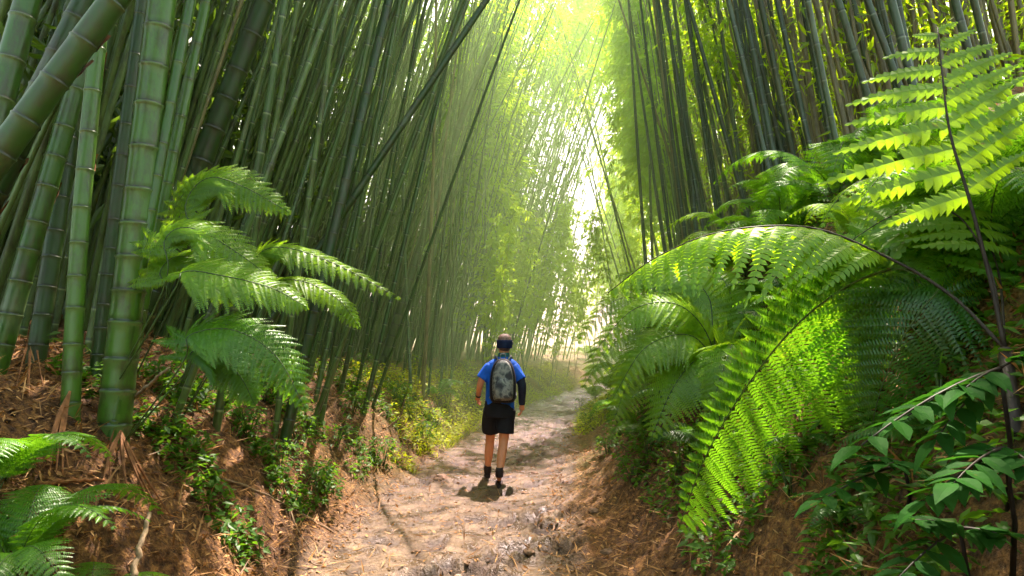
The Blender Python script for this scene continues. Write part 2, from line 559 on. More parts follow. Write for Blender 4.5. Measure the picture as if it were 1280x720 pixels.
def foliage_mesh(name, path, h0, H, nbranch, nleaf, spread, L=0.2, W=0.034):
    """Drooping twigs with narrow leaves, hung from the joints above h0."""
    lv = Leaves()
    for b in range(nbranch):
        s = (h0 + (H - h0) * rnd() ** 0.9) / H
        p0 = path(min(1, s))
        a = uni(0, 2 * math.pi)
        out = Vector((math.cos(a), math.sin(a), uni(0.15, 0.8))).normalized()
        ln = spread * uni(0.35, 1.0) * (1.15 - 0.6 * s)
        # the twig itself
        q1 = p0 + out * ln * .5 - Vector((0, 0, .1 * ln)); q2 = p0 + out * ln - Vector((0, 0, .45 * ln))
        lv.blade(p0, (q1 - p0).normalized(), rvec(), (q1 - p0).length * 1.1, .012, 0)
        lv.blade(q1, (q2 - q1).normalized(), rvec(), (q2 - q1).length, .010, 0)
        for c in range(3):                               # sprays along it, each a fan of hanging leaves
            t = (c + uni(.3, 1)) / 3
            pc = p0 + out * ln * t - Vector((0, 0, 0.45 * ln * t * t)) + rvec() * .12
            droop = (out * .5 + rvec() * .45 + Vector((0, 0, -.75))).normalized()
            for q in range(max(3, nleaf // 3)):
                d = (droop + rvec() * .55).normalized()
                lv.diamond(pc + droop * uni(0, .22) + rvec() * .05, d, rvec(), L * uni(0.7, 1.3), W * uni(0.8, 1.4), 0.12)
    return lv.mesh(name)


def make_path(lean, bend, H, wob=0.0):
    def f(s):
        z = s * H
        return Vector((lean * z + bend * z * z * z / H, wob * math.sin(s * 5.0), z - 0.2))
    return f


random.seed(5)
VL, VR, VC = [], [], []      # variants: (culm mesh, high foliage, low foliage)
for i in range(8):
    H = uni(11.5, 14.5)
    p = make_path([.20, .26, .30, .16, .24, .34, .28, .12][i], uni(0.0004, 0.0018), H, uni(-.12, .12))
    ln_ = [.20, .26, .30, .16, .24, .34, .28, .12][i]
    if i in (0, 1, 6): VC.append((i, foliage_mesh("foliage", p, 8.7, H, 58, 17, 1.9, .32, .066)))
    VL.append((culm_mesh("culm", p, uni(.024, .034), .010, uni(.28, .38), 7, False, rnd()), foliage_mesh("foliage", p, 7.5, H, 34, 12, 1.3), foliage_mesh("foliage", p, 3.8, H, 100, 18, 1.7, .33, .068), H, ln_ + .05))
for i in range(7):
    H = uni(11.5, 15)
    p = make_path([.20, .12, .16, .24, .10, .28, .18][i], uni(0.0002, 0.0014), H, uni(-.12, .12))
    ln_ = [.20, .12, .16, .24, .10, .28, .18][i]
    VR.append((culm_mesh("culm", p, uni(.030, .046), .012, uni(.36, .48), 8, False, rnd()), foliage_mesh("foliage", p, 8.5, H, 30, 11, 1.3), foliage_mesh("foliage", p, 4.2, H, 90, 18, 1.7, .30, .06), H, ln_ + .05))
for me in [v[0] for v in VL]: me.materials.append(M_culm)
for me in [v[0] for v in VR]: me.materials.append(M_culm_grey)
for v in VL + VR:
    v[1].materials.append(M_bleaf); v[2].materials.append(M_bleaf)


def bamboo(var, x, y, rot, label, group, fol, sc=1.0, tilt=0.0):
    t = thing("bamboo", label, "bamboo", (x, y, h_full(x, y, False)[0]), rot, group)
    t.scale = (sc, sc, sc)
    t.rotation_euler = (tilt, 0, rot)
    c = bpy.data.objects.new("culm", var[0]); C.objects.link(c); c.parent = t
    if fol:
        f = bpy.data.objects.new("foliage", var[fol]); C.objects.link(f); f.parent = t
    return t


def edge_l(y): return smooth_tab(CX, y) - lerp_tab(HW, y)
def edge_r(y): return smooth_tab(CX, y) + lerp_tab(HW, y)


def scatter(n, gen, mind):
    pts = []
    tries = 0
    while len(pts) < n and tries < 60000:
        tries += 1
        p = gen()
        if p is None: continue
        if all((p[0] - q[0]) ** 2 + (p[1] - q[1]) ** 2 > mind * mind for q in pts): pts.append(p)
    return pts


def inframe(x, y, m=0.1, top=6.0):
    u = x / y
    return -0.75 - m < u < 0.75 + m


def stays_clear(x, y, rot, var, sc, margin):
    """Does the culm keep clear of the slot of open sky above the trail?"""
    if y < 11: return True
    lean, H = var[4], var[3] * sc
    for k in range(3, 11):
        hh = H * k / 10
        off = lean * hh
        X, Y = x + math.cos(rot) * off, y + math.sin(rot) * off
        if abs(X - 0.082 * Y) < margin and 0.20 * Y < hh < 0.33 * Y + 1: return False
        if y < 14 and abs(X - smooth_tab(CX, min(Y, 22)) - 0.06 * hh) < margin * 0.7 and hh > 4: return False
    return True


def pick(V, x, y, rot0, sig, margin):
    for k in range(24):
        v = random.choice(V); r = rot0 + random.gauss(0, sig * (1 + k * .12)); sc = uni(.85, 1.2)
        if stays_clear(x, y, r, v, sc, margin): return v, r, sc, True
    return v, r, sc, False


random.seed(11)
# stand on the lower bank (where the giant culms are)
def gen_l():
    y = 5.2 * (30 / 5.2) ** (rnd() ** 0.8)
    d = 0.75 + 3.6 * rnd() ** 1.5
    x = edge_l(y) - d
    return (x, y) if inframe(x, y, 0.35) else None
LPTS = scatter(150, gen_l, 0.16)
for (x, y) in LPTS:
    v, r, sc, ok = pick(VL, x, y, 0.0, 0.22, 1.15 if y < 15 else 2.3)
    d = edge_l(y) - x
    if not ok and d < 2.5: continue
    fol = 0
    if y > 20 and ok: fol = 2 if rnd() < .6 else (1 if rnd() < .4 else 0)
    elif y > 14 and ok and d > 3: fol = 1 if rnd() < .4 else 0
    if 18.5 < y < 23 and d < 2.4 and rnd() < .35: v, r, sc, fol = VL[random.choice((2, 4, 5, 6))], random.gauss(0.1, .15), uni(.95, 1.1), 1   # arching tops that close the canopy high up
    bamboo(v, x, y, r, "slender green bamboo culm in the dense stand leaning over the path above the low bank",
           "bamboo stand above the low bank", fol, sc, random.gauss(0, 0.03))
# stand on the high ferny bank
def gen_r():
    y = 6.0 * (27 / 6.0) ** rnd()
    d = 1.8 + 3.4 * rnd() ** 1.2
    x = edge_r(y) + d * (1 if y < 14 else 0.75)
    return (x, y) if inframe(x, y, 0.15) else None
RPTS = scatter(94, gen_r, 0.2)
for (x, y) in RPTS:
    v, r, sc, ok = pick(VR, x, y, math.pi, 0.22, 1.1 if y < 15 else 2.2)
    if not ok or (y < 10.5 and x < edge_r(y) + 2.5): continue
    fol = 0 if y < 13 or y < 19 and x < edge_r(y) + 3.6 else (2 if ok else 0)
    if 18 < y < 23 and edge_r(y) + 2.6 > x and rnd() < .5: v, r, sc, fol = VR[random.choice((0, 3, 5))], math.pi + random.gauss(0, .15), uni(.95, 1.1), 1
    bamboo(v, x, y, r, "dark bluish bamboo culm in the stand on top of the high fern bank",
           "bamboo stand above the fern bank", fol, sc, random.gauss(0, 0.03))
# stand beyond the bend, where the trail disappears
def gen_f():
    y = uni(25, 44)
    u = uni(-0.06, 0.30) if rnd() < .6 else uni(.108, .175)
    x = u * y
    c = smooth_tab(CX, y)
    if 0.072 < u < 0.108 and rnd() < 0.93: return None
    if abs(x - c) < 1.2: return None
    return (x, y)
FPTS = scatter(36, gen_f, 0.45)
for (x, y) in FPTS:
    lt = x / y < 0.09
    v, r, sc, ok = pick([VL[0], VL[3], VL[7]], x, y, 0 if lt else math.pi, 0.35, 2.4)
    if 0.0 < x / y < 0.115: sc = (1.2 + 0.205 * y) / v[3] * uni(.85, 1.08) - abs(x / y - .09) * 0
    bamboo(v, x, y, r, "pale hazy bamboo with low leafy crown standing beyond the bend of the trail",
           "hazy bamboo beyond the bend", 2 if ok or 0.0 < x / y < 0.115 else 0, sc, random.gauss(0, 0.04))


# tall ones far back whose crowns close the canopy above the bright gap
random.seed(23)
for (x, y, left) in [(-.4, 30, 1), (.6, 32, 1), (-1.2, 29, 1), (.1, 34, 1), (1.6, 35, 1), (5.6, 28, 0), (6.2, 29.5, 0), (6.6, 27, 0), (5.2, 26, 0), (-2.0, 31, 1)]:
    ci, cm = random.choice(VC)
    if not cm.materials: cm.materials.append(M_bleaf)
    v = (VL[ci][0], cm) + VL[ci][2:]
    bamboo(v, x, y, random.gauss(0 if left else math.pi, .12), "tallest pale bamboo whose leafy crown closes the canopy above the bright gap", "tall canopy bamboo beyond the bend", 1, uni(1.38, 1.55), 0)

# young leafy bamboo lining the bend, shorter than the rest
random.seed(19)
def gen_y():
    y = uni(17, 31)
    if rnd() < .68: return (edge_l(y) - uni(.35, 2.0), y)
    return (edge_r(y) + uni(.4, 1.6), y)
for (x, y) in scatter(24, gen_y, 0.45):
    v = random.choice(VL)
    sc = (1.0 + 0.20 * y) / v[3] * uni(.75, 1.12)
    bamboo(v, x, y, random.gauss(0 if x < smooth_tab(CX, y) else math.pi, .7), "short young bamboo full of yellow-green leaves lining the bend of the trail", "young leafy bamboo at the bend", 2, sc, random.gauss(0, .05))


# the mass of bamboo deep in the stands, past counting
def thicket(name, pts, lean, mat_c, mat_l, nleaf, label, base=4.0):
    verts, faces = [], []
    lv = Leaves()
    for (x, y, sgn) in pts:
        z = h_base(x, y) - 0.2
        H = uni(11, 14)
        ln = random.gauss(lean, 0.07) * sgn
        ly = random.gauss(0, 0.06)
        r = uni(.026, .046) if sgn > 0 else uni(.028, .05)
        k = len(verts)
        for j in range(13):
            s = j / 12
            c = Vector((x + ln * H * s + sgn * 0.6 * s * s, y + ly * H * s, z + H * s))
            for q in range(5):
                a = 2 * math.pi * q / 5
                verts.append(c + Vector((math.cos(a), math.sin(a), 0)) * r * (1 - 0.6 * s))
        for j in range(12):
            for q in range(5):
                a, b = k + j * 5 + q, k + j * 5 + (q + 1) % 5
                faces.append((a, b, b + 5, a + 5))
        for q in range(nleaf):
            hh = base + (H - base) * rnd()
            s = hh / H
            p = Vector((x + ln * hh, y + ly * hh, z + hh)) + rvec() * uni(0.2, 1.2)
            if (p.x > edge_l(y) - (2.2 if y < 18 else 1.2)) if sgn > 0 else (p.x < edge_r(y) + (3.0 if y < 19 else 1.4)): continue
            if p.z > 2.2 + 0.5 * y: continue
            k_ = 1.0 if sgn > 0 else .6
            lv.diamond(p, (rvec() + Vector((0, 0, -0.5))).normalized(), rvec(), uni(.28, .46) * k_, uni(.06, .10) * k_, 0.1)
    me = new_mesh(name, verts, faces, True)
    tag(obj(name, me, mat_c), label, kind="stuff")
    if nleaf:
        tag(obj("bamboo_leaves", lv.mesh("bamboo_leaves"), mat_l), label.replace("bamboo culms", "bamboo leaves"), kind="stuff")


random.seed(15)
pts = []
while len(pts) < 900:
    y = 4.6 * (34 / 4.6) ** rnd()
    x = edge_l(y) - (2.6 + 6.5 * rnd())
    if x / y > -1.0: pts.append((x, y, 1))
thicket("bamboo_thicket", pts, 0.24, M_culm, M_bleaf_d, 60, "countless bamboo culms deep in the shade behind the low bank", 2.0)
pts = []
while len(pts) < 520:
    y = 8 * (30 / 8) ** rnd()
    x = edge_r(y) + 3.6 + 6 * rnd()
    if x / y < 0.95: pts.append((x, y, -1))
thicket("bamboo_thicket", pts, 0.14, M_culm_grey, M_bleaf, 150, "countless bamboo culms deep in the stand behind the fern bank", 1.5)

# giant culms at the near end of the low bank: base pixel, top pixel, depth of top, width px, material, label
GIANTS = [
    ((142, 538), (203, 0), 0.0, 41, M_culm_big, "thickest bright green bamboo culm, nearly upright above the fallen dry sheaths"),
    ((88, 520), (122, 60), 0.25, 23, M_culm_big, "thin bright bamboo culm just beside the thickest culm, slightly bowed"),
    ((28, 345), (112, 50), 0.9, 27, M_culm_big, "medium green bamboo culm with pale joints, tilted behind the bowed thin culm"),
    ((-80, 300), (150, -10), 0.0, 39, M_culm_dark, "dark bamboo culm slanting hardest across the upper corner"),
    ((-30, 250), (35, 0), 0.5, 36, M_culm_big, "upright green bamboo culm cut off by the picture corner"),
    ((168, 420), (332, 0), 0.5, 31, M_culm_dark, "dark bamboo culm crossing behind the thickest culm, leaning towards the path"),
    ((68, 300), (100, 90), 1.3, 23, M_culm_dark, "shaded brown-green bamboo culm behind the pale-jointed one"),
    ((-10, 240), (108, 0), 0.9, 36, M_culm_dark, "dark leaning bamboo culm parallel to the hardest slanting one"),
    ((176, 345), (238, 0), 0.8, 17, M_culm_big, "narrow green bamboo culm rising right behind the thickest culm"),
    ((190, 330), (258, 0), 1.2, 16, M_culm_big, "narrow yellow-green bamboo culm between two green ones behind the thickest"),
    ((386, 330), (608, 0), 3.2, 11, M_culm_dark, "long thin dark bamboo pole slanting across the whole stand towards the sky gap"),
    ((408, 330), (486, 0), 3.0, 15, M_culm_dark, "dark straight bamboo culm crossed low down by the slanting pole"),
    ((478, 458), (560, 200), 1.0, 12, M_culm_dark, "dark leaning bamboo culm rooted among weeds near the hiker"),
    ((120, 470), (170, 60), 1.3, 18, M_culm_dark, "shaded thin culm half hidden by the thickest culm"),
]
random.seed(3)
for i, (pb, pt, dy, wpx, mt, lab) in enumerate(GIANTS):
    if pb[0] < 0 or pb[1] < 350:
        b = at(pb[0], pb[1], 3.6 + dy)
        top = at(pt[0], pt[1], 3.75 + dy)
        d0 = (top - b)
        # run the stem down until it meets the soil
        for _ in range(200):
            if b.z <= h_base(b.x, b.y): break
            b = b - d0.normalized() * 0.03
    else:
        b = ground_hit(*pb)
        if dy and b.y < 5: b = ground_hit(pb[0], pb[1]) 
        top = at(pt[0], pt[1], b.y + 0.1 + (0.2 if i in (10, 11) else 0))
    d = (top - b); seg = d.length
    dep = (b.y + top.y) / 2
    r = .91 * wpx / F0 * dep / 2
    dn = d.normalized()
    bow = {1: 0.10, 0: 0.015, 10: 0.0}.get(i, uni(-0.03, 0.05))
    total = max(7.5, seg + 3)

    def f(s, dn=dn, total=total, bow=bow, seg=seg):
        l = s * total - 0.15
        t = l / seg
        return dn * l + Vector((bow * t * (t - 1), 0, 0)) + Vector((0.012, 0, -0.006)) * max(0, l - seg) ** 2
    th = thing("giant_bamboo" if wpx > 14 else "bamboo", lab, "bamboo", b, 0, "giant bamboo culms on the low bank")
    for q in range(3 if wpx > 20 else 1):
        l0 = uni(.25, 1.0) * min(seg, 2.4); hh_ = uni(.10, .20); a0 = uni(3.6, 5.8); wd = uni(.9, 1.9)
        vv, ff = [], []
        ax = dn; e1 = ax.cross(Vector((0, 1, 0))).normalized(); e2 = e1.cross(ax)
        for jj in range(5):
            for kk in range(6):
                tt = jj / 4
                al = a0 + (kk / 5 - .5) * wd * (1 - .8 * tt ** 1.5)
                c0 = f((l0 + hh_ * tt + .15) / total)
                rr_ = r * (1.02 + .10 * tt + .25 * tt * tt * abs(kk / 5 - .5))
                vv.append(c0 + (e1 * math.cos(al) + e2 * -math.sin(al)) * rr_ + rvec() * .004)
        for jj in range(4):
            for kk in range(5):
                m_ = jj * 6 + kk
                ff.append((m_, m_ + 1, m_ + 7, m_ + 6))
        obj("sheath", new_mesh("sheath", vv, ff, True), M_fibre, th)
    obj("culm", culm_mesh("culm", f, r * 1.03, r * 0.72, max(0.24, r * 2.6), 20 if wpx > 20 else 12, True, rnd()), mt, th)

# ------------------------------------------------------------------ ferns
def bez(p0, p1, p2, p3, t):
    u = 1 - t
    return p0 * (u ** 3) + p1 * (3 * u * u * t) + p2 * (3 * u * t * t) + p3 * (t ** 3)


def catm(pts, t):
    n = len(pts) - 1
    f = min(n - 1e-6, max(0, t * n))
    i = int(f); u = f - i
    p0 = pts[i - 1] if i > 0 else pts[0] * 2 - pts[1]
    p3 = pts[i + 2] if i + 2 <= n else pts[n] * 2 - pts[n - 1]
    a, b = pts[i], pts[i + 1]
    return 0.5 * ((2 * a) + (b - p0) * u + (2 * p0 - 5 * a + 4 * b - p3) * u * u + (3 * a - p0 - 3 * b + p3) * u ** 3)


def tube(verts, faces, pts, r0, r1, sides=5):
    k0 = len(verts)
    n = len(pts)
    for i, p in enumerate(pts):
        t = (pts[min(n - 1, i + 1)] - pts[max(0, i - 1)]).normalized()
        ref = Vector((0.31, 0.2, 0.93)) if abs(t.z) < 0.9 else Vector((1, 0, 0))
        s = t.cross(ref).normalized(); u = s.cross(t)
        r = r0 + (r1 - r0) * i / (n - 1)
        for q in range(sides):
            a = 2 * math.pi * q / sides
            verts.append(p + (s * math.cos(a) + u * math.sin(a)) * r)
    for i in range(n - 1):
        for q in range(sides):
            a, b = k0 + i * sides + q, k0 + i * sides + (q + 1) % sides
            faces.append((a, b, b + sides, a + sides))
    faces.append(tuple(k0 + q for q in range(sides))[::-1])
    faces.append(tuple(k0 + (n - 1) * sides + q for q in range(sides)))


def frond(curve, up, npin=20, plen=0.4, npl=14, t0=0.2, ang=0.22, droop=0.12, pw=0.05, hook=0.12, left=1.0, right=1.0, fold=0.25, lace=0.0, asym=0.0,
          stalk_r=0.006, seed=0, lobes=True, ldroop=None, rdroop=None):
    """A twice-divided fern frond: (blade verts, faces), (stalk verts, faces).  curve: t -> point, up: the frond's upper side."""
    rg = random.Random(seed)
    V, Fc = [], []
    sv, sf = [], []
    NS = 26
    tube(sv, sf, [curve(i / NS) for i in range(NS + 1)], stalk_r, stalk_r * 0.25, 6)
    for i in range(npin):
        q = (i + 0.5) / npin
        t = t0 + (1 - t0) * q
        p = curve(t)
        T = (curve(min(1, t + 0.02)) - curve(max(0, t - 0.02))).normalized()
        S = T.cross(up).normalized(); U = S.cross(T).normalized()
        prof = min(1.0, 0.55 + q * 2.2) * (1 - q ** 1.7) ** 0.75 + 0.02
        for side, sc, dr in ((-1, left, ldroop), (1, right, rdroop)):
            if sc <= 0: continue
            Lp = plen * prof * sc * rg.uniform(0.9, 1.08)
            a = ang + 0.25 * q + rg.uniform(-0.05, 0.05) + (asym if side > 0 else -.3 * asym)
            dd = (droop if dr is None else dr) + rg.uniform(-0.1, 0.1)
            D = (S * side * math.cos(a) + T * math.sin(a)).normalized()
            base = p + T * rg.uniform(-0.004, 0.004) + T * (0.0 if side < 0 else 0.3 * plen / npin)
            hk = hook + rg.uniform(-0.03, 0.03)

            def pp(s, base=base, D=D, T=T, U=U, Lp=Lp, dd=dd, hk=hk):
                return base + D * (Lp * s) + T * (hk * Lp * s * s) - U * (dd * Lp * s * s + 0.0)
            m = max(4, int(npl * (0.45 + 0.55 * prof)))
            w = pw * (0.4 + 0.6 * prof)
            NN = (pp(0.5) - pp(0.45)).cross(T).normalized()
            # midrib ribbon with pointed pinnules on both sides
            for j in range(m):
                s0, s1 = j / m, (j + 1) / m
                A, B = pp(s0), pp(s1)
                d = (B - A)
                dn = d.normalized()
                Up = (U - dn * U.dot(dn)).normalized()
                pr = dn.cross(Up).normalized()
                ws = w * (1 - ((j + 0.3) / m) ** 1.6) ** 0.8 * min(1, 0.7 + s0 * 2)
                for g in (-1, 1):
                    if rg.random() < .025: continue
                    wl = ws * rg.uniform(0.85, 1.12)
                    cu = fold * rg.uniform(.6, 1.6)
                    Bq = A + d * (1 - 0.45 * lace)
                    tip = A + d * (0.5 - 0.1 * lace) + pr * g * wl + dn * wl * rg.uniform(.28, .48) - Up * wl * cu
                    k = len(V)
                    if lobes:
                        mA = A + pr * g * wl * 0.55 + dn * wl * 0.12 - Up * wl * cu * 0.3
                        mB = A + d * (0.86 - 0.38 * lace) + pr * g * wl * 0.55 + dn * wl * 0.22 - Up * wl * cu * 0.3
                        V += [A, Bq, mB, tip, mA]
                        Fc += [(k, k + 1, k + 2, k + 3, k + 4)] if g < 0 else [(k + 4, k + 3, k + 2, k + 1, k)]
                    else:
                        V += [A, Bq, tip]
                        Fc += [(k, k + 1, k + 2)] if g < 0 else [(k + 2, k + 1, k)]
                if lace > 0 and j % 1 == 0:                     # the thin midrib between narrow leaflets
                    k = len(V)
                    V += [A - pr * .0022, A + pr * .0022, B + pr * .0016, B - pr * .0016]
                    Fc += [(k, k + 1, k + 2, k + 3)]
    return (V, Fc), (sv, sf)


def add_frond(root, mat, stalk_mat, curve, up, label=None, **kw):
    """curve in world coordinates -> a frond part (blade with its stalk as a sub-part) under root."""
    o = root.location.copy()
    (V, Fc), (sv, sf) = frond(curve, up, **kw)
    b = obj("frond", new_mesh("frond", [v - o for v in sv], sf, True), stalk_mat, root)
    obj("leaves", new_mesh("leaves", [v - o for v in V], Fc), mat, b)
    if label: b["label"] = label
    return b


def P(*pts): return [at(*p) for p in pts]
def curve_of(pts): return lambda t: catm(pts, t)


TOCAM = Vector((0, -1, 0))
random.seed(31)
# --- tall fern with the raised yellow-green frond
base = at(1266, 640, 2.3); base.z = min(base.z, h_full(base.x, base.y, False)[0])
tf = thing("tall_fern", "tall fern on dark forked stem with one bright yellow-green frond raised against dark culms", "fern", base)
fork = at(1256, 436, 2.5)
sv, sf = [], []
tube(sv, sf, [base - Vector((0, 0, .1)), at(1272, 560, 2.38), fork], 0.032, 0.022, 8)
obj("stem", new_mesh("stem", [v - base for v in sv], sf, True), M_stem, tf)
pts = [fork] + P((1238, 350, 2.55), (1212, 250, 2.6), (1188, 168, 2.65), (1178, 95, 2.72), (1172, 34, 2.8))
add_frond(tf, M_fern_hi, M_stem, curve_of(pts), Vector((-0.25, -0.9, 0.35)), npin=9, plen=0.50, npl=15, t0=0.38, ang=0.04, asym=.42, droop=0.10, pw=0.068,
          hook=-0.05, fold=0.3, stalk_r=0.009, seed=4, ldroop=0.16, rdroop=0.12, label="raised bright yellow-green frond")
pts = [fork] + P((1190, 370, 2.7), (1110, 322, 2.9), (1010, 284, 3.1), (900, 290, 3.3), (820, 322, 3.45), (760, 366, 3.55))
add_frond(tf, M_fern_hi, M_stem, curve_of(pts), Vector((0.05, -0.35, 0.9)), npin=17, plen=0.40, npl=20, lace=.45, t0=0.34, ang=0.05, droop=0.75, pw=0.084,
          hook=0.1, fold=0.2, stalk_r=0.008, seed=5, label="frond arching far out over the trail")
pts = [fork] + P((1235, 330, 2.7), (1190, 265, 2.9), (1120, 268, 3.05), (1050, 310, 3.2))
add_frond(tf, M_fern_hi, M_stem, curve_of(pts), Vector((0.05, -0.75, 0.6)), npin=15, plen=0.36, npl=12, t0=0.3, ang=0.1, droop=0.35, pw=0.055, seed=7)
pts = [fork] + P((1250, 350, 2.8), (1235, 290, 3.0), (1235, 230, 3.15), (1280, 190, 3.3))
add_frond(tf, M_fern, M_stem, curve_of(pts), Vector((-0.05, -0.85, 0.5)), npin=15, plen=0.36, npl=12, t0=0.25, ang=0.1, droop=0.25, pw=0.055, seed=8)

# --- the great drooping fern
root = at(1170, 420, 2.9); root.z = h_full(root.x, root.y, False)[0] - .02
gf = thing("great_fern", "largest deep green fern whose long frond droops down to the bare dirt", "fern", root)
pts = [root] + P((1150, 352, 3.0), (1085, 345, 3.15), (1000, 402, 3.4), (930, 488, 3.7), (880, 575, 3.95), (848, 662, 4.15))
add_frond(gf, M_fern, M_stem_g, curve_of(pts), Vector((-0.5, -0.8, -0.08)), npin=38, plen=0.92, npl=44, lace=.8, t0=0.14, ang=0.32, droop=0.2, pw=0.068,
          hook=0.12, left=1.0, right=0.35, stalk_r=0.008, seed=11, fold=0.3, rdroop=0.6, label="longest frond, drooping to the dirt")
pts = [root] + P((1165, 345, 3.1), (1130, 318, 3.2), (1070, 335, 3.5), (1010, 385, 3.8), (960, 450, 4.1))
add_frond(gf, M_fern_hi, M_stem_g, curve_of(pts), Vector((-0.35, -0.85, 0.25)), npin=30, plen=0.56, npl=30, lace=.8, t0=0.15, ang=0.25, droop=0.3, pw=0.056, seed=12)
pts = [root] + P((1180, 370, 2.95), (1165, 372, 2.9), (1130, 420, 2.95), (1100, 490, 3.05), (1085, 560, 3.15))
add_frond(gf, M_fern_d, M_stem_g, curve_of(pts), Vector((-0.3, -0.8, 0.5)), npin=24, plen=0.36, npl=22, lace=.8, t0=0.15, ang=0.3, droop=0.3, pw=0.044, seed=13)
pts = [root] + P((1180, 355, 3.0), (1200, 320, 3.0), (1240, 320, 2.95), (1290, 350, 2.9))
add_frond(gf, M_fern_hi, M_stem_g, curve_of(pts), Vector((0.1, -0.7, 0.7)), npin=22, plen=0.34, npl=22, lace=.8, t0=0.2, ang=0.2, droop=0.3, pw=0.046, seed=14)

# --- two fuller bright ferns spilling towards the trail beyond the great fern
for (bx, by, Y), fr, pl, lab in [
    ((905, 480, 5.5), [((885, 420, 5.5), (845, 380, 5.4), (790, 388, 5.4), (736, 448, 5.4)), ((885, 440, 5.4), (855, 418, 5.3), (805, 436, 5.2), (765, 500, 5.2)),
                       ((892, 420, 5.6), (885, 370, 5.7), (850, 342, 5.8), (795, 352, 5.9)), ((892, 452, 5.3), (870, 450, 5.2), (842, 484, 5.1), (815, 545, 5.0)),
                       ((905, 430, 5.6), (915, 380, 5.7), (900, 345, 5.9), (860, 330, 6.1)), ((910, 450, 5.3), (915, 430, 5.2), (905, 460, 5.0), (885, 520, 4.9))], .42,
     "full bright fern spreading its fronds towards the trail just beyond the great drooping fern"),
    ((850, 440, 7.6), [((830, 405, 7.6), (800, 375, 7.5), (765, 378, 7.4), (722, 425, 7.4)), ((828, 420, 7.5), (800, 410, 7.4), (765, 428, 7.3), (728, 485, 7.2)), ((835, 440, 7.4), (810, 450, 7.3), (785, 480, 7.2), (765, 530, 7.1)),
                       ((840, 400, 7.7), (835, 360, 7.8), (810, 340, 7.9), (770, 345, 8.0))], .50,
     "bright yellow-green fern next along the trail, its fronds reaching lowest to the far path edge")]:
    rt = at(bx, by, Y); rt.z = min(rt.z, h_full(rt.x, rt.y, False)[0])
    t = thing("fern", lab, "fern", rt)
    for j, c in enumerate(fr):
        add_frond(t, M_fern_hi, M_stem_g, curve_of([rt] + P(*c)), Vector((-.12, -.55, .83)), npin=24, plen=pl * uni(.85, 1.05), npl=22, lace=.6, t0=.22, ang=.25, droop=.35, pw=.056, hook=.12, fold=.3, seed=200 + j)

# --- generic ferns: frond variants reused
def gen_curve(Lf, rise_, reach):
    p0 = Vector((0, 0, 0)); p1 = Vector((0.12 * reach, 0, 0.75 * rise_)); p2 = Vector((0.6 * reach, 0, 1.25 * rise_)); p3 = Vector((reach, 0, rise_ * 0.35))
    return lambda t: bez(p0, p1, p2, p3, t)


FR = {}
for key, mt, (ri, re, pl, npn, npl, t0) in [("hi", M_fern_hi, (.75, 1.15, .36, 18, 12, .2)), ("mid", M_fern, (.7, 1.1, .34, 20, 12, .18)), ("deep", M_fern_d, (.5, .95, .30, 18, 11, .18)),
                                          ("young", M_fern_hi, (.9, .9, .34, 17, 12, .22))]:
    FR[key] = []
    for v in range(3):
        (V, Fc), (sv, sf) = frond(gen_curve(1, ri * uni(.85, 1.15), re * uni(.9, 1.1)), Vector((-0.3, 0, 1)), npin=npn + 2, plen=pl, npl=int(npl * 1.5), lace=.7, t0=t0, ang=0.2,
                                  droop=uni(.2, .4), pw=0.052, hook=0.1, seed=50 + v, fold=0.3, stalk_r=0.006)
        a = new_mesh("frond", V, Fc); a.materials.append(mt)
        b = new_mesh("stalk", sv, sf, True); b.materials.append(M_stem_g)
        FR[key].append((a, b))


def fern(pos, label, kind, n=8, size=1.0, group=None, dirs=None, spread=math.pi, face=0.0, with_stalk=True):
    t = thing("fern", label, "fern", pos, 0, group)
    for i in range(n):
        a, b = random.choice(FR[kind])
        ang = dirs[i % len(dirs)] if dirs else face + spread * (2 * (i + uni(.2, .8)) / n - 1)
        f = bpy.data.objects.new("frond", b); C.objects.link(f); f.parent = t
        s = size * uni(.75, 1.1)
        f.scale = (s, s * uni(.9, 1.1), s)
        f.rotation_euler = (uni(-.25, .25), uni(-.35, .25), ang)
        if with_stalk:
            k = bpy.data.objects.new("leaves", a); C.objects.link(k); k.parent = f
    return t


# ferns on the low bank, near the giant culms
FRL = [
    ((232, 395), [((236, 330, 4.5), (232, 255, 4.55), (262, 222, 4.6), (310, 236, 4.6), (362, 266, 4.6)), ], Vector((-.2, -.75, .6)), .30, M_fern_hi,
     "fern holding one small bright frond highest, against dark stems beside the giant culms"),
    ((205, 420), [((205, 360, 4.2), (206, 300, 4.2), (240, 285, 4.25), (300, 318, 4.3), (348, 356, 4.4)), ((214, 370, 4.0), (230, 340, 4.0), (280, 345, 4.0), (340, 360, 4.05), (384, 384, 4.1)),
                  ((205, 380, 4.3), (200, 340, 4.3), (225, 320, 4.4), (262, 340, 4.4), (290, 380, 4.4))], Vector((-.15, -.6, .75)), .34, M_fern_hi,
     "bushy fern with several stacked green fronds behind the thickest culm's foot"),
    ((305, 440), [((312, 380, 5.0), (318, 325, 5.0), (352, 309, 5.0), (420, 330, 5.0), (502, 374, 5.0)), ((300, 390, 5.2), (315, 360, 5.2), (370, 350, 5.2), (420, 372, 5.2), (450, 410, 5.2))], Vector((-.1, -.45, .9)), .30, M_fern_hi,
     "fern with a long pale-edged frond arching towards the hiker"),
    ((226, 490), [((228, 455, 4.0), (236, 420, 4.0), (290, 412, 3.95), (345, 445, 3.9), (382, 512, 3.85)), ((232, 465, 4.1), (240, 440, 4.1), (270, 440, 4.1), (300, 470, 4.1), (318, 505, 4.1))], Vector((-.05, -.6, .8)), .30, M_fern,
     "deep green fern drooping its tip over the bare bank below the giant culms"),
]
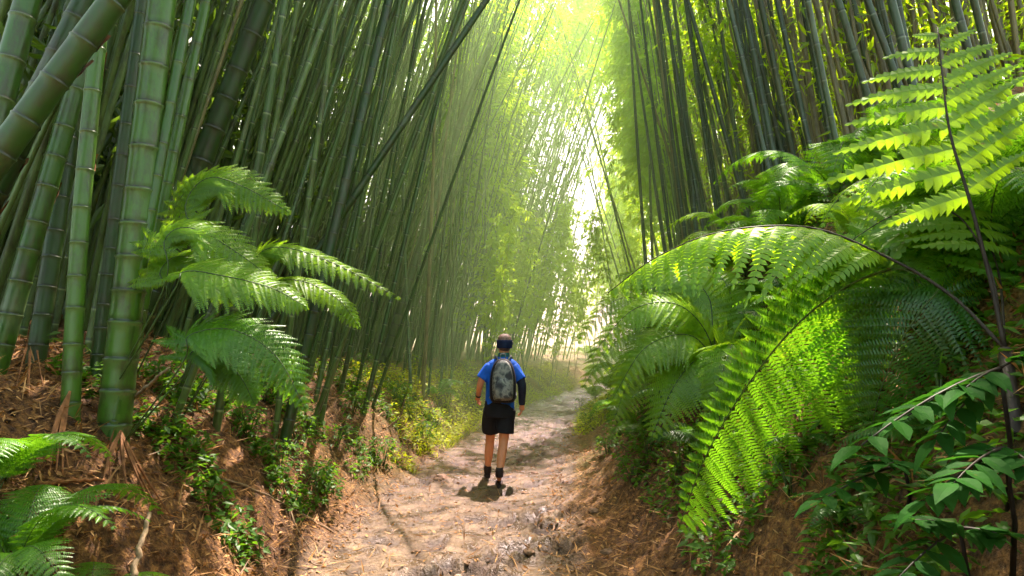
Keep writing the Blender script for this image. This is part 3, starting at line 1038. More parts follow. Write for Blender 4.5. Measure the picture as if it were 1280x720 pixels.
for i, (bp_, fr, up, pl, mt, lab) in enumerate(FRL):
    rt = at(bp_[0] - 75, bp_[1], fr[0][0][2] + .25); rt.z = h_full(rt.x, rt.y, False)[0]
    t = thing("fern", lab, "fern", rt, 0, "ferns on the low bank")
    for j, c in enumerate(fr):
        pts = [rt] + P(*c)
        add_frond(t, mt, M_stem_g, curve_of(pts), up, npin=28, plen=pl * (1 if j == 0 else .85), npl=26, lace=.8, t0=0.30, ang=0.28, droop=0.3, pw=0.056, hook=0.15, fold=0.35, seed=100 + i * 7 + j)
FRC = [((20, 720), "bright fern filling the bottom corner below the giant culms", "mid", 9, .62, 3.0), ((95, 735), "small bright fern beside the pale fallen stick", "mid", 8, .50, 3.0),
       ((-10, 650), "fern with upright fronds above the corner fern", "mid", 7, .55, 3.2)]
for (px, py), lab, kd, n, sz, Y in FRC:
    p = at(px, py, Y)
    p.z = h_full(p.x, p.y, False)[0]
    fern(p, lab, kd, n, sz)
p = ground_hit(548, 500)
fern(p, "small fern on a bare stalk among the low bank's weeds near the hiker", "mid", 5, .62, dirs=[0.1, -.6, 2.6, 1.2, -1.9])

# ferns on the high bank
random.seed(77)
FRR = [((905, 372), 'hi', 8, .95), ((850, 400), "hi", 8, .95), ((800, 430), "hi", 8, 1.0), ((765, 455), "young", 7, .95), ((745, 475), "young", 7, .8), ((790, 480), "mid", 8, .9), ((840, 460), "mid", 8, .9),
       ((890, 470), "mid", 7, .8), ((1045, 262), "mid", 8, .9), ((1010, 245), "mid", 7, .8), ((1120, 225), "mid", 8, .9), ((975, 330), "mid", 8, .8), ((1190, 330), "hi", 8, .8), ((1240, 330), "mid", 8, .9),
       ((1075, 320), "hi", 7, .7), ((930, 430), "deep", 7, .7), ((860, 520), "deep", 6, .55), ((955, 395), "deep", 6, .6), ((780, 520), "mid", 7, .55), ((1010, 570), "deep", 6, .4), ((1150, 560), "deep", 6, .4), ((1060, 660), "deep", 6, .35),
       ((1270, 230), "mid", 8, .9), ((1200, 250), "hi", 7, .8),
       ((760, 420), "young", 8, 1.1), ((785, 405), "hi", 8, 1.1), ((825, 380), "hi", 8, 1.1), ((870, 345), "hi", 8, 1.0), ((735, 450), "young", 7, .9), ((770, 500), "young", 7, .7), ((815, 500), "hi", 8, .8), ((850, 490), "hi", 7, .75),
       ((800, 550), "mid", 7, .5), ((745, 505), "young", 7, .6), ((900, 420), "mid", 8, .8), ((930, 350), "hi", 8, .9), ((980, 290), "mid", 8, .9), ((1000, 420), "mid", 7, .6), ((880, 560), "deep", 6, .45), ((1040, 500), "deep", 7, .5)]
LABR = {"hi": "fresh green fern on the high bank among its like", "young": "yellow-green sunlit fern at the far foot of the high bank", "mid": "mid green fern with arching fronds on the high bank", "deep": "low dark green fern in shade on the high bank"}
for (px, py), kd, n, sz in FRR:
    p = ground_hit(px, py)
    fern(p, LABR[kd], kd, n, sz * (1.0 if p.y > 5 else 0.8), {"hi": "fresh green ferns on the high bank", "young": "sunlit ferns at the far foot of the high bank", "mid": "mid green ferns on the high bank", "deep": "shaded ferns on the high bank"}[kd])

# ------------------------------------------------------------------ shrubs and weeds
def shrub_mesh(n, r, h, L, w, seed):
    rg = random.Random(seed)
    lv = Leaves()
    for i in range(n):
        a = rg.uniform(0, 2 * math.pi); q = rg.random() ** .5
        z = h * rg.random() ** .8
        rr = r * q * (1 - .45 * z / h)
        p = Vector((math.cos(a) * rr, math.sin(a) * rr, z))
        d = (Vector((math.cos(a), math.sin(a), rg.uniform(-.5, .4))) + Vector((rg.uniform(-.6, .6), rg.uniform(-.6, .6), 0))).normalized()
        n_ = Vector((rg.uniform(-.5, .5), rg.uniform(-.5, .5), 1)).normalized()
        lv.leaf(p, d, n_, L * rg.uniform(.6, 1.2), w * rg.uniform(.7, 1.2), rg.uniform(.05, .35))
    return lv


def shrub_parts(t, lv, r, h, mat, nst=5):
    obj("leaves", lv.mesh("leaves"), mat, t)
    sv, sf = [], []
    for k in range(nst):
        a = uni(0, 6.28)
        tube(sv, sf, [Vector((0, 0, -.05)), Vector((math.cos(a) * r * .3, math.sin(a) * r * .3, h * .5)), Vector((math.cos(a) * r * .6, math.sin(a) * r * .6, h * .9))], .006, .003, 4)
    obj("stem", new_mesh("stem", sv, sf, True), M_stem_g, t)


random.seed(41)
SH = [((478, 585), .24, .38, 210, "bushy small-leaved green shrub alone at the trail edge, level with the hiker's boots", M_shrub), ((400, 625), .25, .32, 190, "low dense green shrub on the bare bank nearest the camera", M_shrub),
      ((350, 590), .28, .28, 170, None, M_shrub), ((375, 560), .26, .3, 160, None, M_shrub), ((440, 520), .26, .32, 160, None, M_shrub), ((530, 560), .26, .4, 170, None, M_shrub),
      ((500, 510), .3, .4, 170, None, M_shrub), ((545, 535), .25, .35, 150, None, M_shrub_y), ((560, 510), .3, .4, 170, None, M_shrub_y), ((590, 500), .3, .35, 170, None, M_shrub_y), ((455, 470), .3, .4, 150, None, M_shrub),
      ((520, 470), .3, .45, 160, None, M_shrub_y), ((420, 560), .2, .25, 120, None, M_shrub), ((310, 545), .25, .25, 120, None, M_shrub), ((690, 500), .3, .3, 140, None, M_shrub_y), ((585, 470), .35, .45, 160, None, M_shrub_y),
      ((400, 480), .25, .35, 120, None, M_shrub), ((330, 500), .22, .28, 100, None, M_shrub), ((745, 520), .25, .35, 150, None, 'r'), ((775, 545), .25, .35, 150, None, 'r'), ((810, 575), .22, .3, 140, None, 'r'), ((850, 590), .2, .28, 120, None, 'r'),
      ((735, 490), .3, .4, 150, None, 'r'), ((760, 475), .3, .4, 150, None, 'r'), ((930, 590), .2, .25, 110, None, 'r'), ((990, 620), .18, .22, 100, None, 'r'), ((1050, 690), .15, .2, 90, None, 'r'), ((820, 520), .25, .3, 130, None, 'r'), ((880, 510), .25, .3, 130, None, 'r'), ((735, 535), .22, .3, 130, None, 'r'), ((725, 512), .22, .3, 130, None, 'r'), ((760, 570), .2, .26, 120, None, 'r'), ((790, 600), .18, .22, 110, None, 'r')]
for (px, py), r, h, n, lab, mt in SH:
    p = ground_hit(px, py)
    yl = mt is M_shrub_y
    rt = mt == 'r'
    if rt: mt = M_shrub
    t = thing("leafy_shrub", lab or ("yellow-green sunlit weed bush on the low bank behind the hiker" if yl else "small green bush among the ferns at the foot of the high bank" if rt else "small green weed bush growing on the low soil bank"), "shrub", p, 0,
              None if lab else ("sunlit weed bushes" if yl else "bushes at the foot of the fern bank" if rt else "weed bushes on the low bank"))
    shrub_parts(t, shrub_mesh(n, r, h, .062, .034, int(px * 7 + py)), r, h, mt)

# dark broad-leaved plants in the shade under the tall fern
def pinnate(t, p0, d, L, n, ll, lw, droop, mat):
    lv = Leaves()
    sv, sf = [], []
    side = d.cross(Vector((0, 0, 1))).normalized()
    cv = lambda s: p0 + d * (L * s) - Vector((0, 0, droop * L * s * s))
    tube(sv, sf, [cv(i / 6) for i in range(7)], .006, .002, 4)
    for i in range(n):
        s = .25 + .75 * (i + .5) / n
        for g in (-1, 1):
            dd = (side * g + d * .7 + Vector((0, 0, uni(-.35, .05)))).normalized()
            lv.broad(cv(s), dd, Vector((uni(-.3, .3), uni(-.3, .3), 1)), ll * uni(.8, 1.15) * (1 - .35 * s * s), lw * uni(.85, 1.1), uni(.1, .4))
    lv.broad(cv(1), d, Vector((0, 0, 1)), ll, lw, .3)
    o = obj("twig", new_mesh("twig", sv, sf, True), M_stem, t)
    obj("leaves", lv.mesh("leaves"), mat, o)


random.seed(9)
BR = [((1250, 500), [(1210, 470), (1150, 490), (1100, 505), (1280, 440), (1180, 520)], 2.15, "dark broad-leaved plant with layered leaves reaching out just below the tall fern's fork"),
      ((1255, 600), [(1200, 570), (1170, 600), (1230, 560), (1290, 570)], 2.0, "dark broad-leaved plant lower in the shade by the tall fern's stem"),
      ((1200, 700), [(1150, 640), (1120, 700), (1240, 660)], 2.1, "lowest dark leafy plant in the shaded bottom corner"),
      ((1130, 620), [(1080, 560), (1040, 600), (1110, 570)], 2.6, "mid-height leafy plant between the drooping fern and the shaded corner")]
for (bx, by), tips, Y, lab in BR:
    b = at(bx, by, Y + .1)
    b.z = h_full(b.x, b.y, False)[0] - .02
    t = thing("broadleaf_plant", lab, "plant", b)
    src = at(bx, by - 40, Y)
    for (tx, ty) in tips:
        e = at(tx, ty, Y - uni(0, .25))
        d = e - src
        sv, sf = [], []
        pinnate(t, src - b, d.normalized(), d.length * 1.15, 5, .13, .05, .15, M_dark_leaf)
        tube(sv, sf, [Vector((0, 0, -.02)), (src - b) * .5 + Vector((.02, 0, 0)), src - b], .009, .006, 5)
        obj("stem", new_mesh("stem", sv, sf, True), M_stem, t)

# leaf litter on both banks, grass and creeping weeds: nobody could count them
random.seed(51)
lv = Leaves()
cnt = 0
while cnt < 24000:
    y = 2.4 * (15 / 2.4) ** (rnd() ** 1.3)
    if rnd() < .08: x = uni(edge_l(y), edge_r(y))
    elif rnd() < .65: x = edge_l(y) + .12 - 2.6 * rnd() ** .9
    else: x = edge_r(y) - .2 + 2.6 * rnd() ** 1.1
    if not inframe(x, y, .1): continue
    z = gz(x, y)
    d = Vector((uni(-1, 1), uni(-1, 1), uni(-.4, .5))).normalized()
    if rnd() < .55: lv.leaf(Vector((x, y, z + .008)), d, Vector((uni(-.6, .6), uni(-.6, .6), 1)), uni(.03, .075), uni(.012, .03), uni(-.2, .4), .2)
    else: lv.diamond(Vector((x, y, z + .006)), d, Vector((uni(-.6, .6), uni(-.6, .6), 1)), uni(.07, .22), uni(.006, .016), uni(-.1, .2))
    cnt += 1
tag(obj("leaf_litter", lv.mesh("leaf_litter"), M_litter), "dry brown bamboo leaves strewn over the soil banks", kind="stuff")

lv = Leaves()
cnt = 0
while cnt < 15000:
    y = 9 * (28 / 9) ** rnd()
    if rnd() < .72: x = edge_l(y) - 1.6 * rnd() ** 1.2 + .05
    else: x = edge_r(y) + .8 * rnd() - .05
    if x > 0 and y < 13: continue
    if noise.noise((x * 1.8, y * .9, 4)) < -.25 + (.35 if y < 11 else 0): continue
    z = h_full(x, y, False)[0]
    d = Vector((uni(-.7, .7), uni(-.7, .7), uni(.3, 1))).normalized()
    if rnd() < .5: lv.blade(Vector((x, y, z - .01)), d, Vector((0, 0, 1)), uni(.1, .3), uni(.008, .018), .25)
    else: lv.diamond(Vector((x, y, z + uni(.02, .22))), Vector((uni(-1, 1), uni(-1, 1), uni(-.3, .4))).normalized(), Vector((uni(-.4, .4), uni(-.4, .4), 1)), uni(.05, .10), uni(.03, .055))
    cnt += 1
tag(obj("grass", lv.mesh("grass"), M_grass), "yellow-green sunlit grass and weeds along the trail edges", kind="stuff")

lv = Leaves()
cnt = 0
while cnt < 26000:
    if rnd() < .35:
        y = 4.6 * (13 / 4.6) ** rnd(); x = edge_l(y) - .25 - 1.4 * rnd(); lim = .05
    else:
        y = 2.2 * (20 / 2.2) ** rnd(); x = edge_r(y) + .6 + 2.8 * rnd(); lim = -.12
    if not inframe(x, y, .1) or noise.noise((x * 1.6, y * 1.6, 21)) < lim: continue
    z = h_full(x, y, False)[0]
    lv.diamond(Vector((x, y, z + uni(.01, .28) * rnd())), Vector((uni(-1, 1), uni(-1, 1), uni(-.5, .4))).normalized(), Vector((uni(-.6, .6), uni(-.6, .6), 1)), uni(.035, .10), uni(.02, .05))
    cnt += 1
tag(obj("ground_cover", lv.mesh("ground_cover"), M_shrub), "creeping green weeds covering the shaded banks", kind="stuff")

# ------------------------------------------------------------------ fallen sticks, sheaths, stones
def stick(name, cat, label, pts, r0, r1, mat, group=None, twig=None):
    t = thing(name, label, cat, pts[0], 0, group)
    cv = curve_of(pts)
    sv, sf = [], []
    base = [cv(i / 16) + rvec() * r0 * .5 for i in range(17)]
    tube(sv, sf, [p - pts[0] for p in base], r0, r1, 7)
    obj("wood", new_mesh("wood", sv, sf, True), mat, t)
    if twig:
        sv, sf = [], []
        tube(sv, sf, [catm(twig, i / 8) - pts[0] for i in range(9)], r1 * 1.1, r1 * .5, 6)
        obj("twig", new_mesh("twig", sv, sf, True), mat, t)
    return t


def gpts(lst, lift=.02):
    r = []
    for (x, y) in lst:
        p = ground_hit(x, y); p.z += lift; r.append(p)
    return r


random.seed(61)
g1 = gpts([(258, 596), (320, 618), (365, 640), (412, 668)], .03)
tw = gpts([(362, 638), (372, 665), (395, 700)], .02)
stick("fallen_branch", "branch", "long pale fallen branch with a side twig lying on the bare bank", g1, .011, .006, M_wood, None, tw)
stick("fallen_branch", "branch", "short pale dry stick standing up beside the corner fern", [at(165, 722, 3.15), at(176, 680, 3.25), at(186, 640, 3.35)], .016, .010, M_wood)
stick("fallen_branch", "branch", "reddish dry stick lying flat behind the corner ferns", gpts([(48, 612), (90, 608), (130, 606)], .03), .014, .009, M_fibre)
stick("fallen_branch", "branch", "thin bare branch slanting up the bank towards the drooping fern", [ground_hit(160, 505), at(190, 478, 3.9), at(212, 458, 4.0)], .013, .007, M_wood)
stick("fallen_branch", "branch", "thin brown branch sloping down from the giant culms across the dark hollow", gpts([(200, 505), (240, 535), (262, 545)], .05), .011, .006, M_fibre)
stick("fallen_branch", "branch", "bent grey twig among the weeds on the low bank, level with the hiker", [ground_hit(485, 535), at(500, 520, ground_hit(485, 535).y), at(506, 500, ground_hit(485, 535).y)], .012, .007, M_wood)


def sheath(label, top, feet):
    t = thing("dry_sheath", label, "dry sheath", top, 0, "dry sheaths under the giant culms")
    sv, sf = [], []
    for e in feet:
        m = (top + e) * .5 + Vector((uni(-.03, .03), -.05, uni(0, .04)))
        side = Vector((1, 0, 0)) * uni(.009, .018)
        n = 8
        k = len(sv)
        for i in range(n + 1):
            p = bez(top, top.lerp(m, .7), m, e, i / n) - top
            w = 1 - .6 * abs(2 * i / n - .8)
            sv += [p - side * w, p + Vector((0, -.008, .008)) * w, p + side * w]
        for i in range(n):
            for q in (0, 1):
                a = k + i * 3 + q
                sf.append((a, a + 1, a + 4, a + 3))
    obj("strips", new_mesh("strips", sv, sf), M_fibre, t)


for lab, tp, ft in [("bundle of stiff dry brown sheath strips leaning at the foot of the bowed thin culm", (92, 522), [(55, 588), (62, 594), (70, 596), (78, 598), (86, 592)]),
                    ("dry brown sheath strips fanning down the slope below the thickest culm", (155, 570), [(205, 655), (214, 650), (190, 640), (140, 612), (128, 606), (160, 625)]),
                    ("curled rusty dry leaves hanging beside the tilted culm", (50, 430), [(20, 490), (36, 500), (55, 492), (68, 480)])]:
    tpp = ground_hit(*tp); tpp.z += .16; tpp.y -= .05
    sheath(lab, tpp, [ground_hit(*q) + Vector((0, 0, .02)) for q in ft])


def stone(label, px, py, r):
    p = ground_hit(px, py)
    p.z = gz(p.x, p.y)
    bm = bmesh.new()
    bmesh.ops.create_icosphere(bm, subdivisions=4, radius=r)
    s = uni(0, 50)
    for v in bm.verts:
        n = noise.noise((v.co * (1.3 / r) + Vector((s, s, 0)))) * .35 + noise.noise(v.co * (3.5 / r) + Vector((s, 0, s))) * .16 + noise.noise(v.co * (9 / r) + Vector((s, 0, s))) * .06
        v.co *= 1 + n
        v.co.z = v.co.z * .5 + r * .02
    me = bpy.data.meshes.new("stone"); bm.to_mesh(me); bm.free()
    me.polygons.foreach_set("use_smooth", [True] * len(me.polygons))
    o = obj("mud_clod", me, M_stone, None, p)
    tag(o, label, "mud clod")


for lab, px, py, r in [("biggest brown mud clod on the trail, beside the hiker's feet", 553, 600, .11), ("mud clod on the trodden strip below the hiker's shadow", 640, 655, .055),
                       ("dark mud clod at the trail's edge towards the fern bank", 690, 640, .06), ("small clod near the bottom edge of the trail", 578, 706, .055), ("small dark clod on the dirt slope below the drooping fern", 728, 655, .05)]:
    stone(lab, px, py, r)

for px, py, r in [(668, 592, .05), (655, 618, .04), (676, 607, .035), (612, 668, .04), (662, 700, .05), (720, 690, .045), (600, 690, .03), (700, 665, .03), (585, 640, .035), (650, 575, .05), (690, 560, .05), (742, 640, .05), (760, 690, .05), (520, 690, .035)]:
    stone("dark mud clod among the footprints on the trail", px, py, r)
    bpy.context.scene.collection.objects[-1]["group"] = "mud clods among the footprints"

# ------------------------------------------------------------------ hiker
def skin_mesh(joints, edges, root, sub=2):
    """A continuous limb-tapered body grown over a skeleton with the Skin modifier, then baked to a mesh."""
    names = list(joints)
    me = bpy.data.meshes.new("sk")
    me.from_pydata([joints[n][0] for n in names], [(names.index(a), names.index(b)) for a, b in edges], [])
    o = bpy.data.objects.new("sk", me); C.objects.link(o)
    sm = o.modifiers.new("s", "SKIN"); sm.use_smooth_shade = True
    for i, n in enumerate(names):
        r = joints[n][1]
        me.skin_vertices[0].data[i].radius = (r, r) if isinstance(r, (int, float)) else r
        me.skin_vertices[0].data[i].use_root = (n == root)
    ss = o.modifiers.new("u", "SUBSURF"); ss.levels = sub; ss.render_levels = sub
    dg = bpy.context.evaluated_depsgraph_get(); dg.update()
    out = bpy.data.meshes.new_from_object(o.evaluated_get(dg))
    bpy.data.objects.remove(o)
    out.polygons.foreach_set("use_smooth", [True] * len(out.polygons))
    return out


def join_meshes(name, ms):
    bm = bmesh.new()
    for m in ms: bm.from_mesh(m)
    me = bpy.data.meshes.new(name); bm.to_mesh(me); bm.free()
    me.polygons.foreach_set("use_smooth", [True] * len(me.polygons))
    return me


def loft(rings, sides=20, cap0=False, cap1=False, wob=0.0, seed=0):
    """rings: (centre, axis u, axis v) ; open tube of cloth."""
    rg = random.Random(seed)
    v, f = [], []
    for (c, u, w) in rings:
        for q in range(sides):
            a = 2 * math.pi * q / sides
            k = 1 + wob * math.sin(a * 3 + rg.uniform(0, 1) + c.z * 23) + wob * math.sin(a * 7 + c.z * 40) * .6
            v.append(c + (u * math.cos(a) + w * math.sin(a)) * k)
    for j in range(len(rings) - 1):
        for q in range(sides):
            a, b = j * sides + q, j * sides + (q + 1) % sides
            f.append((a, b, b + sides, a + sides))
    if cap0: f.append(tuple(range(sides))[::-1])
    if cap1: f.append(tuple((len(rings) - 1) * sides + q for q in range(sides)))
    return v, f


def ring(x, y, z, rx, ry): return (Vector((x, y, z)), Vector((rx, 0, 0)), Vector((0, ry, 0)))


def limb_rings(a, b, r0, r1, n=6):
    t = (b - a).normalized()
    s = t.cross(Vector((0, 1, 0))).normalized(); u = s.cross(t).normalized()
    return [(a.lerp(b, i / n), s * (r0 + (r1 - r0) * i / n), u * (r0 + (r1 - r0) * i / n)) for i in range(n + 1)]


M_skin = plain("sunlit_skin", (0.68, 0.28, 0.13), 0.5, 0.12, 12, 0.05)
M_shirt = plain("blue_shirt", (0.008, 0.105, 0.55), 0.75, 0.25, 14, 0.25)
M_shorts = plain("black_shorts", (0.010, 0.011, 0.014), 0.8, 0.3, 14, 0.25)
M_arm_shade = plain("shadow_dark_sleeve", (0.012, 0.016, 0.03), 0.7, 0.3, 20, 0.15)
M_hair = plain("brown_hair", (0.15, 0.09, 0.06), 0.6, 0.4, 70, 0.6)
M_band = plain("navy_headband", (0.008, 0.016, 0.05), 0.8, 0.3, 40, 0.2)
M_collar_shade = plain("teal_collar_shade", (0.02, 0.11, 0.09), 0.8, 0.3, 20, 0.2)
M_boot = plain("muddy_boot", (0.028, 0.016, 0.012), 0.75, 0.5, 20, 0.4)
M_sock = plain("grey_sock", (0.05, 0.04, 0.035), 0.9, 0.3, 60, 0.3)
M_black = plain("black_webbing", (0.012, 0.012, 0.014), 0.75, 0.3, 60, 0.2)
M_watch = plain("wristband", (0.015, 0.013, 0.012), 0.4, 0.2, 30, 0.05)


def pack_mat():
    m, nt = mat_new("camouflage_fabric")
    L = nt.links.new
    out = N(nt, "ShaderNodeOutputMaterial")
    b = N(nt, "ShaderNodeBsdfPrincipled"); L(b.outputs[0], out.inputs["Surface"])
    tc = N(nt, "ShaderNodeTexCoord")
    nz = N(nt, "ShaderNodeTexNoise", i_Scale=11.0, i_Detail=3.0, i_Distortion=0.3)
    L(tc.outputs["Object"], nz.inputs["Vector"])
    r = ramp(nt, [(0.36, (0.035, 0.04, 0.042)), (0.46, (0.11, 0.125, 0.115)), (0.56, (0.26, 0.27, 0.23)), (0.66, (0.06, 0.07, 0.068))], nz.outputs["Fac"])
    L(r.outputs[0], b.inputs["Base Color"]); b.inputs["Roughness"].default_value = 0.8
    return m


M_pack = pack_mat()


def build_hiker():
    J = {}
    V_ = Vector
    sh = 0.035
    J["pelvis"] = (V_((0, 0, .93)), (.15, .115))
    J["waist"] = (V_((.012, .0, 1.10)), (.135, .10))
    J["chest"] = (V_((.025, .02, 1.30)), (.16, .11))
    J["neck0"] = (V_((.045, .035, 1.45)), (.075, .065))
    J["neck1"] = (V_((.055, .05, 1.53)), .055)
    J["head0"] = (V_((.06, .075, 1.60)), (.068, .082))
    J["head1"] = (V_((.062, .075, 1.675)), (.077, .094))
    J["head2"] = (V_((.062, .07, 1.735)), (.058, .07))
    J["nose"] = (V_((.062, .185, 1.635)), .014)
    J["shL"] = (V_((-.15, .02, 1.395)), .054); J["elL"] = (V_((-.235, -.02, 1.165)), .043); J["wrL"] = (V_((-.262, .135, 1.02)), .029)
    J["shR"] = (V_((.21, .025, 1.395)), .054); J["elR"] = (V_((.275, -.04, 1.15)), .043); J["wrR"] = (V_((.272, .02, .93)), .029)
    J["hipL"] = (V_((-.09, 0, .88)), .098); J["knL"] = (V_((-.115, .20, .505)), .058); J["caL"] = (V_((-.130, .245, .345)), .061); J["anL"] = (V_((-.150, .31, .125)), .036)
    J["hipR"] = (V_((.09, 0, .88)), .098); J["knR"] = (V_((.05, .0, .485)), .058); J["caR"] = (V_((.030, -.10, .34)), .061); J["anR"] = (V_((.006, -.205, .165)), .036)
    J["ftL"] = (V_((-.16, .44, .05)), (.04, .03)); J["ftR"] = (V_((.0, -.06, .05)), (.04, .03))
    E = [("pelvis", "waist"), ("waist", "chest"), ("chest", "neck0"), ("neck0", "neck1"), ("neck1", "head0"), ("head0", "head1"), ("head1", "head2"), ("head1", "nose"),
         ("chest", "shL"), ("shL", "elL"), ("elL", "wrL"), ("chest", "shR"), ("shR", "elR"), ("elR", "wrR"),
         ("pelvis", "hipL"), ("hipL", "knL"), ("knL", "caL"), ("caL", "anL"), ("anL", "ftL"), ("pelvis", "hipR"), ("hipR", "knR"), ("knR", "caR"), ("caR", "anR"), ("anR", "ftR")]
    body = skin_mesh(J, E, "pelvis", 2)
    hands = []
    for sd, wr, el in ((-1, J["wrL"][0], J["elL"][0]), (1, J["wrR"][0], J["elR"][0])):
        d = (wr - el).normalized()
        fw = (Vector((0, 1, 0)) - d * d.y).normalized()      # across the palm (thumb side faces forward)
        inn = d.cross(fw) * (1 if d.cross(fw).x * sd < 0 else -1)
        H = {"w": (wr - d * .01, (.027, .022)), "p": (wr + d * .045, (.036, .018)), "k": (wr + d * .08, (.034, .015))}
        ed = [("w", "p"), ("p", "k")]
        hands.append(skin_mesh(H, ed, "w", 2))
        for q, (off, ln) in enumerate([(.028, .072), (.010, .080), (-.009, .074), (-.027, .058)]):
            b0 = wr + d * .07 + fw * off
            c1 = b0 + d * ln * .45 + inn * .008
            c2 = c1 + d * ln * .32 + inn * .018
            c3 = c2 + d * ln * .2 + inn * .022
            hands.append(skin_mesh({"a": (b0, .0095), "b": (c1, .009), "c": (c2, .0082), "e": (c3, .0068)}, [("a", "b"), ("b", "c"), ("c", "e")], "a", 1))
        b0 = wr + d * .025 + fw * .024 + inn * .006
        c1 = b0 + d * .035 + fw * .022 + inn * .01
        c2 = c1 + d * .032 + fw * .006 + inn * .008
        hands.append(skin_mesh({"a": (b0, .012), "b": (c1, .0105), "c": (c2, .0075)}, [("a", "b"), ("b", "c")], "a", 1))
    ears = []
    for sd in (-1, 1):
        bm = bmesh.new(); bmesh.ops.create_uvsphere(bm, u_segments=10, v_segments=8, radius=1)
        for v in bm.verts: v.co = Vector((.062 + sd * .084 + v.co.x * .012, .066 + v.co.y * .02, 1.635 + v.co.z * .032))
        m = bpy.data.meshes.new("e"); bm.to_mesh(m); bm.free(); ears.append(m)
    me = join_meshes("body", [body] + hands + ears)

    p = ground_hit(624, 603)
    root = thing("person", "hiker seen from behind walking up the muddy trail in blue shirt and black shorts", "person", (p.x, p.y, gz(p.x, p.y)))
    root.rotation_euler = (0, 0, 0)
    root.scale = (1.05, 1.05, 1.05)
    obj("body", me, M_skin, root)

    def part(name, vf, mat, thick=.006, sub=1, parent=root):
        o = obj(name, new_mesh(name, vf[0], vf[1], True), mat, parent)
        if thick:
            s = o.modifiers.new("t", "SOLIDIFY"); s.thickness = thick; s.offset = 0
        if sub:
            u = o.modifiers.new("u", "SUBSURF"); u.levels = sub; u.render_levels = sub
        return o
    # shirt: torso + short sleeves
    tv, tf_ = loft([ring(.0, .0, .87, .178, .135), ring(.003, .0, .93, .176, .134), ring(.01, 0, 1.05, .168, .128), ring(.018, .012, 1.2, .178, .132), ring(.025, .02, 1.32, .196, .132), ring(.03, .025, 1.40, .205, .12),
                    ring(.034, .03, 1.452, .165, .095), ring(.045, .036, 1.485, .082, .074), ring(.048, .04, 1.505, .072, .068)], 28, wob=.03, seed=2)
    for s_, e_ in (("shL", "elL"), ("shR", "elR")):
        a, b = J[s_][0], J[e_][0]
        cx = Vector((.03, .02, 1.40))
        rr = limb_rings(a.lerp(cx, .35) + Vector((0, 0, .0)), a.lerp(b, .72), .085, .074, 7)
        rr[0] = (rr[0][0], rr[0][1] * .75, rr[0][2] * .75)
        v2, f2 = loft(rr, 18, wob=.05, seed=3)
        k = len(tv); tv += v2; tf_ += [tuple(i + k for i in f) for f in f2]
    part("shirt", (tv, tf_), M_shirt)
    part("collar_shade", loft([ring(.048, .04, 1.495, .074, .07), ring(.052, .045, 1.53, .066, .064), ring(.055, .05, 1.555, .064, .064)], 20, wob=.02), M_collar_shade)  # collar whose teal carries the green-cast shadow on the neck
    # shorts: waist + two legs
    sv, sf = loft([ring(0, 0, 1.0, .163, .125), ring(0, 0, .93, .176, .138), ring(0, 0, .84, .186, .142), ring(0, .005, .78, .186, .14)], 28, wob=.01)
    for h_, k_ in (("hipL", "knL"), ("hipR", "knR")):
        a, b = J[h_][0], J[k_][0]
        v2, f2 = loft(limb_rings(a + Vector((0, 0, .0)), a.lerp(b, .72), .105, .112, 6), 20, wob=.04, seed=5)
        k = len(sv); sv += v2; sf += [tuple(i + k for i in f) for f in f2]
    part("shorts", (sv, sf), M_shorts)
    # added sleeve with one arm's shadow in its dark colour, wristband on the other
    a, b, c = J["shR"][0], J["elR"][0], J["wrR"][0]
    r1 = limb_rings(a.lerp(b, .6), b, .054, .051, 4); r2 = limb_rings(b, c, .050, .036, 6)
    part("arm_shade_sleeve", loft(r1 + r2[1:], 16, wob=.02), M_arm_shade)
    b, c = J["elL"][0], J["wrL"][0]
    part("wristband", loft(limb_rings(b.lerp(c, .80), b.lerp(c, .98), .037, .034, 3), 16), M_watch, .004)
    # boots and socks
    for an, ft in (("anL", "ftL"), ("anR", "ftR")):
        a, t = J[an][0], J[ft][0]
        f = (t - a); f.z = 0; f.normalize(); sd = Vector((f.y, -f.x, 0))
        heel = Vector((a.x, a.y, 0)) - f * .055
        z0 = 0.0
        up = Vector((0, 0, 1))
        rr = []
        for q, (d, w, hgt) in enumerate([(-.015, .025, .045), (.0, .036, .09), (.05, .040, .115), (.11, .042, .085), (.17, .049, .065), (.22, .049, .055), (.26, .038, .042), (.278, .018, .025)]):
            rr.append((heel + f * d + up * (hgt * .5 + z0), sd * w, up * hgt * .5))
        piv = heel + f * .20
        ang_ = -.42 if an == "anR" else .10                # the trailing heel is lifted, the leading toe is up
        Rm = Matrix.Rotation(ang_ * (-1), 4, sd)
        base_z = Vector((0, 0, .0))

        def pit(vf): return [piv + Rm @ (p_ - piv) if ang_ < 0 else heel + Rm.inverted().inverted() @ (p_ - heel) for p_ in vf[0]], vf[1]
        bo = part("boot", pit(loft(rr, 14, True, True)), M_boot, 0, 1)
        part("sole", pit(loft([(heel + f * d + up * (z0 + .004), sd * w, up * .014) for d, w in ((-.022, .02), (-.01, .038), (.08, .043), (.17, .053), (.24, .048), (.285, .02))], 12, True, True)), M_black, 0, 1, bo)
        part("boot_shaft", loft([(a + up * -.055, sd * .044, f * .056), (a + up * -.01, sd * .045, f * .052), (a + up * .03, sd * .048, f * .052)], 16), M_boot, .006, 1, bo)
        part("sock", loft([(a + up * .02, sd * .041, f * .046), (a + up * .06, sd * .042, f * .046)], 14), M_sock, .006)
    # hair, headband, eyes
    hv, hf = loft([ring(.062, .045, 1.565, .050, .045), ring(.062, .042, 1.60, .072, .072), ring(.062, .04, 1.665, .086, .088), ring(.062, .05, 1.70, .088, .098), ring(.062, .058, 1.735, .086, .094), ring(.062, .062, 1.765, .066, .073), ring(.062, .064, 1.785, .036, .042)], 22, True, True, wob=.025)
